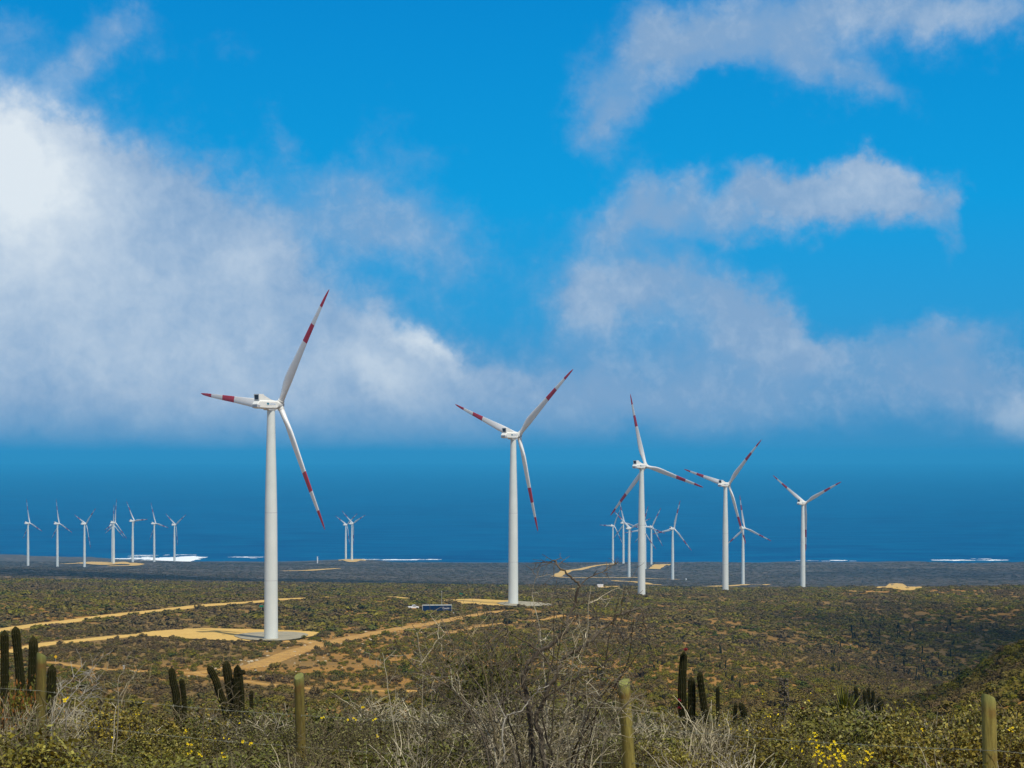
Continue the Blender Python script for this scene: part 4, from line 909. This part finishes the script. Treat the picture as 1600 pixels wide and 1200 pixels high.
# grass tufts and loose scrub: stuff, one object each, instanced by geometry nodes
def instancer(name, pts, protos, label, cat, ix=None):
    n = len(pts); me = bpy.data.meshes.new(name); me.vertices.add(n); me.vertices.foreach_set('co', np.ascontiguousarray(pts[:, :3], dtype=np.float32).ravel())
    for nm, col in (('rz', 3), ('sxy', 4), ('sz', 5)):
        a = me.attributes.new(nm, 'FLOAT', 'POINT'); a.data.foreach_set('value', np.ascontiguousarray(pts[:, col], dtype=np.float32))
    a = me.attributes.new('ix', 'INT', 'POINT'); a.data.foreach_set('value', (rng.integers(0, len(protos), n) if ix is None else ix).astype(np.int32))
    o = link(bpy.data.objects.new(name, me)); tag(o, label, cat, kind='stuff')
    pc = bpy.data.collections.new(name + '_kinds')
    for q in protos: pc.objects.link(q)
    g = bpy.data.node_groups.new(name, 'GeometryNodeTree'); g.interface.new_socket('Geometry', in_out='INPUT', socket_type='NodeSocketGeometry'); g.interface.new_socket('Geometry', in_out='OUTPUT', socket_type='NodeSocketGeometry')
    N = g.nodes; L = g.links; i_ = N.new('NodeGroupInput'); o_ = N.new('NodeGroupOutput'); ip = N.new('GeometryNodeInstanceOnPoints'); ci = N.new('GeometryNodeCollectionInfo'); m2p = N.new('GeometryNodeMeshToPoints')
    ci.inputs['Collection'].default_value = pc; ci.inputs['Separate Children'].default_value = True; ci.inputs['Reset Children'].default_value = True
    def att(nm, ty='FLOAT'): a_ = N.new('GeometryNodeInputNamedAttribute'); a_.data_type = ty; a_.inputs[0].default_value = nm; return a_.outputs[0]
    L.new(i_.outputs[0], m2p.inputs[0]); L.new(m2p.outputs[0], ip.inputs['Points']); L.new(ci.outputs[0], ip.inputs['Instance']); ip.inputs['Pick Instance'].default_value = True
    L.new(att('ix', 'INT'), ip.inputs['Instance Index'])
    cr = N.new('ShaderNodeCombineXYZ'); L.new(att('rz'), cr.inputs[2]); L.new(cr.outputs[0], ip.inputs['Rotation'])
    cs = N.new('ShaderNodeCombineXYZ'); s1 = att('sxy'); L.new(s1, cs.inputs[0]); L.new(s1, cs.inputs[1]); L.new(att('sz'), cs.inputs[2]); L.new(cs.outputs[0], ip.inputs['Scale'])
    L.new(ip.outputs[0], o_.inputs[0]); md = o.modifiers.new('scatter', 'NODES'); md.node_group = g; return o
def clump(seed, nleaf, leaf, m, flat=.7):
    """irregular dome of small leaf faces over short inner stems, 1 m wide radius .5"""
    r_ = random.Random(seed); b = MB(); lobes = [(r_.uniform(-.28, .28), r_.uniform(-.28, .28), r_.uniform(.15, .42) * flat * 1.4, r_.uniform(.16, .30)) for _ in range(7)]
    for _ in range(nleaf):
        lx, ly, lz, lr = r_.choice(lobes); d = Vector((r_.gauss(0, 1), r_.gauss(0, 1), r_.gauss(.25, 1))).normalized(); k = lr * r_.uniform(.6, 1.05)
        p = Vector((lx, ly, lz)) + Vector((d.x * k, d.y * k, d.z * k * flat)); 
        if p.z < 0: p.z = -p.z * .4
        t1 = (d.orthogonal().normalized() + d * r_.uniform(-.5, .9)).normalized() * leaf * r_.uniform(.6, 1.4); t2 = d.cross(t1).normalized() * leaf * r_.uniform(.3, .7); t1, t2 = (t1, t2) if r_.random() < .5 else (t1 + t2, t1 - t2)
        b.add([p - t1 * .5 - t2 * .5, p + t1 * .5 - t2 * .5, p + t1 * .5 + t2 * .5, p - t1 * .5 + t2 * .5], [(0, 1, 2, 3)])
    o = b.build('scrub_clump', m, False); return o
def scatter(D_lo, D_hi, n, uw=.5):
    D = np.sqrt(rng.uniform(D_lo**2, D_hi**2, n)); u = rng.uniform(-uw, uw, n); return u * D, D
KO = np.array(KEEP_OFF)
def inpoly(x, y, P):
    c_ = np.zeros(len(x), bool); j = len(P) - 1
    for i in range(len(P)):
        cond = ((P[i, 1] > y) != (P[j, 1] > y)); xi = (P[j, 0] - P[i, 0]) * (y - P[i, 1]) / (P[j, 1] - P[i, 1] + 1e-12) + P[i, 0]; c_ ^= cond & (x < xi); j = i
    return c_
def clear(x, y, edge=0.9):
    ok = np.ones(len(x), bool)
    for k in range(0, len(x), 4000):
        sl_ = slice(k, k + 4000); d2 = (x[sl_, None] - KO[None, :, 0])**2 + (y[sl_, None] - KO[None, :, 1])**2; ok[sl_] &= ~np.any(d2 < (KO[None, :, 2] + edge)**2, axis=1)
    for P in PADS: ok &= ~inpoly(x, y, P)
    for p in tp: ok &= ((x - p.x)**2 + (y - p.y)**2) > 16
    # keep the strip in front of container and truck open
    ok &= ~((np.abs(x - cw.x) < 8) & (np.abs(y - cw.y) < 6)); ok &= ~((np.abs(x - pw.x) < 5) & (np.abs(y - pw.y) < 6))
    return ok
def dens_mask(x, y, lo):
    px = x / y * F + 800
    n1 = vnoise(x / 38, y / 38, 41) + .6 * vnoise(x / 12, y / 12, 42) + .4 * vnoise(x / 5, y / 5, 43)
    bare_ = np.exp(-(((px - 470) / 200)**2)) * np.exp(-(((y - 430) / 130)**2)) * 1.0 + np.exp(-(((px - 1130) / 130)**2)) * np.exp(-(((y - 500) / 120)**2)) * .45 + np.exp(-(((px - 950) / 90)**2)) * np.exp(-(((y - 330) / 60)**2)) * .6
    ridge = ((x / y > .2) & (y < 470)) * 1.6
    return n1 + .62 + ridge - bare_ > lo * rng.uniform(-.9, .9, len(x))
def pack(x, y, s, hz):
    z = ter(x, y); return np.stack([x, y, z - .06 * s, rng.uniform(0, 6.28, len(x)), s, hz], 1)
mid_p = [clump(300 + i, 300, .085, M['scrub'], [.75, .6, .9, .7, .55][i % 5]) for i in range(10)]
far_p = [clump(400 + i, 90, .16, M['scrub'], .6) for i in range(5)]; far_q = [clump(500 + i, 80, .17, M['farscrub'], .55) for i in range(5)]
x, y = scatter(75, 560, 38000); k = clear(x, y) & dens_mask(x, y, 1); x, y = x[k], y[k]; s = rng.gamma(5, .36, len(x)).clip(.8, 4.2) * (1 - .25 * (y < 200)); x2, y2 = rng.uniform(.22, .4, 3500), np.sqrt(rng.uniform(75**2, 350**2, 3500)); x2 = x2 * y2; x, y = np.concatenate([x, x2]), np.concatenate([y, y2]); s = np.concatenate([s, rng.uniform(1.2, 2.8, 3500)])
instancer('scrub', pack(x, y, s, s * rng.uniform(.7, 1.0, len(x))), mid_p, 'olive and brown scrub covering the hillside around the nearest turbine', 'scrub')
x, y = scatter(560, 1450, 100000); k = clear(x, y) & dens_mask(x, y, .9); x, y = x[k], y[k]; s = rng.gamma(4, .85, len(x)).clip(1.3, 8); instancer('scrub', pack(x, y, s, s * rng.uniform(.42, .7, len(x))), far_p, 'continuous olive scrub on the plateau behind the nearest turbines', 'scrub')
x, y = scatter(1450, 3400, 78000); k = clear(x, y, 4); x, y = x[k], y[k]; s = rng.uniform(4, 11, len(x)); instancer('scrub', pack(x, y, s, s * rng.uniform(.14, .3, len(x))), far_q, 'dark brownish scrub on the coastal plain by the sea', 'scrub')
# near slope between the fence and the valley: same bushes as the thicket, beyond the nearest 300
nb = []
for kd in ('twiggy', 'wispy', 'green', 'yellow', 'sage', 'pale'):
    st, fo, ex, h0 = PRO[kd][0]; me = MB()
    for q, mi in ((st, 0), (fo, 1)):
        me.add([v.co[:] for v in q.data.vertices], [tuple(f_.vertices) for f_ in q.data.polygons], mi)
    o = me.build('bush_clump', [st.data.materials[0], fo.data.materials[0]], False); nb.append(o)
x, y = scatter(19, 110, 8600, .48); px_ = x / y * F + 800
g_ = ter(x, y); lim = np.interp(px_, SKX, SKY_) + rng.uniform(-8, 22, len(x)); hmax = -(lim - HY) / F * y - g_
s = rng.uniform(.55, 1.15, len(x)); k = clear(x, y) & (hmax > .25); x, y, s, hmax = x[k], y[k], s[k], hmax[k]; s = np.minimum(s, hmax / 1.2)
px_ = x / y * F + 800; pz = [(-999, [1, 1, 3, 2, 2, 1]), (150, [1, 1, 3, 5, 1, 0]), (370, [4, 2, 3, 1, 3, 0]), (800, [2, 0, 7, 1, 1, 0]), (1080, [3, 2, 3, 3, 2, 1]), (1190, [1, 1, 3, 4, 1, 3])]
ix = np.array([rng.choice(6, p=np.array(q := [p_ for a_, p_ in pz if a_ <= v][-1]) / sum(q)) for v in px_])
instancer('bush_thicket', pack(x, y, s * 1.3, s), nb, 'mixed dry and leafy bushes filling the slope behind the fence', 'bushes', ix)
ro = []
for kk in range(3):
    b = MB(); r_ = random.Random(900 + kk); rr = []
    for i in range(1, 5):
        f_ = math.pi * i / 5; rr.append([(math.sin(f_) * math.cos(a) * r_.uniform(.35, .6), math.sin(f_) * math.sin(a) * r_.uniform(.35, .6), math.cos(f_) * .35 + .1) for a in [k * 1.047 for k in range(6)]])
    b.loft(rr[::-1]); ro.append(b.build('stone', M['stone'], False))
sx_, sy_ = [], []
for a, b__ in [(395, 1041), (410, 1036), (430, 1030), (450, 1023), (470, 1016), (495, 1010), (520, 1004), (545, 999), (570, 993), (600, 988), (630, 982), (660, 977), (690, 972), (360, 1046), (640, 1045), (1330, 975), (1400, 985), (1260, 985), (1290, 1000), (1320, 1062)]:
    q = hit(a, b__)
    for _ in range(28): sx_.append(q[0] + random.gauss(0, 9)); sy_.append(q[1] + random.gauss(0, 12))
x, y = np.array(sx_), np.array(sy_); s = rng.gamma(2.2, .2, len(x)).clip(.12, 1.6); instancer('stones', pack(x, y, s, s * .8), ro, 'pale loose stones strewn along the rough dirt track', 'stones')
b_ = []
for kk in range(4):
    b = MB(); r_ = random.Random(700 + kk)
    for _ in range(26):
        a = r_.random() * 6.283; t = r_.uniform(.1, .7); d = Vector((math.cos(a) * t, math.sin(a) * t, 1)).normalized() * r_.uniform(.2, .5); o_ = Vector((r_.uniform(-.12, .12), r_.uniform(-.12, .12), 0)); s_ = Vector((-math.sin(a), math.cos(a), 0)) * .004
        b.add([o_ - s_, o_ + s_, o_ + d * .6 + s_ * .7, o_ + d * .6 - s_ * .7, o_ + d + Vector((math.cos(a), math.sin(a), -.3)) * .05], [(0, 1, 2, 3), (3, 2, 4)])
    b_.append(b.build('grass_tuft', M['grass'], False))
x, y = scatter(6, 45, 3500, .45); s = rng.uniform(.5, 1.1, len(x)); instancer('dry_grass', pack(x, y, s, s * .9), b_, 'dry straw-coloured grass between the foreground bushes', 'grass')

# ------------------------------------------------------------------ unseen clouds added above and beside the frame to shade parts of the land
def vapour(d):
    cm = bpy.data.materials.new('shade_vapour'); cm.use_nodes = True; t = cm.node_tree; t.nodes.clear(); pv = t.nodes.new('ShaderNodeVolumeScatter'); oo = t.nodes.new('ShaderNodeOutputMaterial'); t.links.new(pv.outputs[0], oo.inputs['Volume'])
    pv.inputs['Color'].default_value = (.98, .98, .98, 1); pv.inputs['Density'].default_value = d; return cm
def shade_cloud(sx_, sy_, ax_, ay_, th, seed, label, thick, hgt=620):
    n, m_ = 40, 20; b = MB(); rings = []; tt = (hgt + 90) / sd.z; cx, cy = sx_ + sd.x * tt, sy_ + sd.y * tt
    for i in range(1, m_):
        f = math.pi * i / m_; ring = []
        for j in range(n):
            a = 2 * math.pi * j / n; d = Vector((math.sin(f) * math.cos(a), math.sin(f) * math.sin(a), math.cos(f)))
            k = 1 + .55 * float(vnoise(np.array(d.x * 2.2 + seed), np.array(d.y * 2.2 + d.z * 1.5), 61)) + .3 * float(vnoise(np.array(d.x * 5 + seed), np.array(d.y * 5 + d.z * 3), 62))
            ring.append((d.x * ax_ * k, d.y * ay_ * k, d.z * th * k * (.6 if d.z < 0 else 1)))
        rings.append(ring)
    b.loft(rings[::-1]); o = b.build('shade_cloud', vapour(thick), smooth=True); o.location = (cx, cy, hgt); tag(o, label, 'shade_cloud', kind='stuff')
for k_, (q_, nm_) in enumerate(((.45, 'dense core'), (.75, 'inner body'), (1.05, 'main body'), (1.4, 'thin outer veil'))):
    shade_cloud(290 - 8 * k_, 700 - 10 * k_, 140 * q_, 185 * q_, 46, 1 + k_ * 2.3, nm_ + ' of the unseen vapour added overhead to shade the ravine slope', .0088)  # nested shells give the added shadow a soft edge
shade_cloud(125, 280, 75, 110, 50, 12, 'small unseen vapour mass added overhead to darken the near right ridge', .018)
shade_cloud(-430, 1850, 420, 230, 60, 5, 'unseen vapour mass added overhead to shade the left plateau rim', .014)
shade_cloud(820, 2650, 260, 260, 60, 9, 'unseen vapour mass added overhead to shade the coastal plain at right', .006, 1050)
# ------------------------------------------------------------------ haze
hm = bpy.data.materials.new('haze_air'); hm.use_nodes = True; t = hm.node_tree; t.nodes.clear()
pv = t.nodes.new('ShaderNodeVolumePrincipled'); oo = t.nodes.new('ShaderNodeOutputMaterial'); t.links.new(pv.outputs[0], oo.inputs['Volume'])
pv.inputs['Color'].default_value = (.06, .54, 1.0, 1); pv.inputs['Density'].default_value = .000082; pv.inputs['Anisotropy'].default_value = 0
b = MB(); b.box((0, 20500, (-263 + 80) / 2), (90000, 42000, 343)); hz = b.build('haze', hm); tag(hz, 'thin bluish sea haze over the whole plain', 'haze', kind='stuff')
print('objects', len(bpy.data.objects))
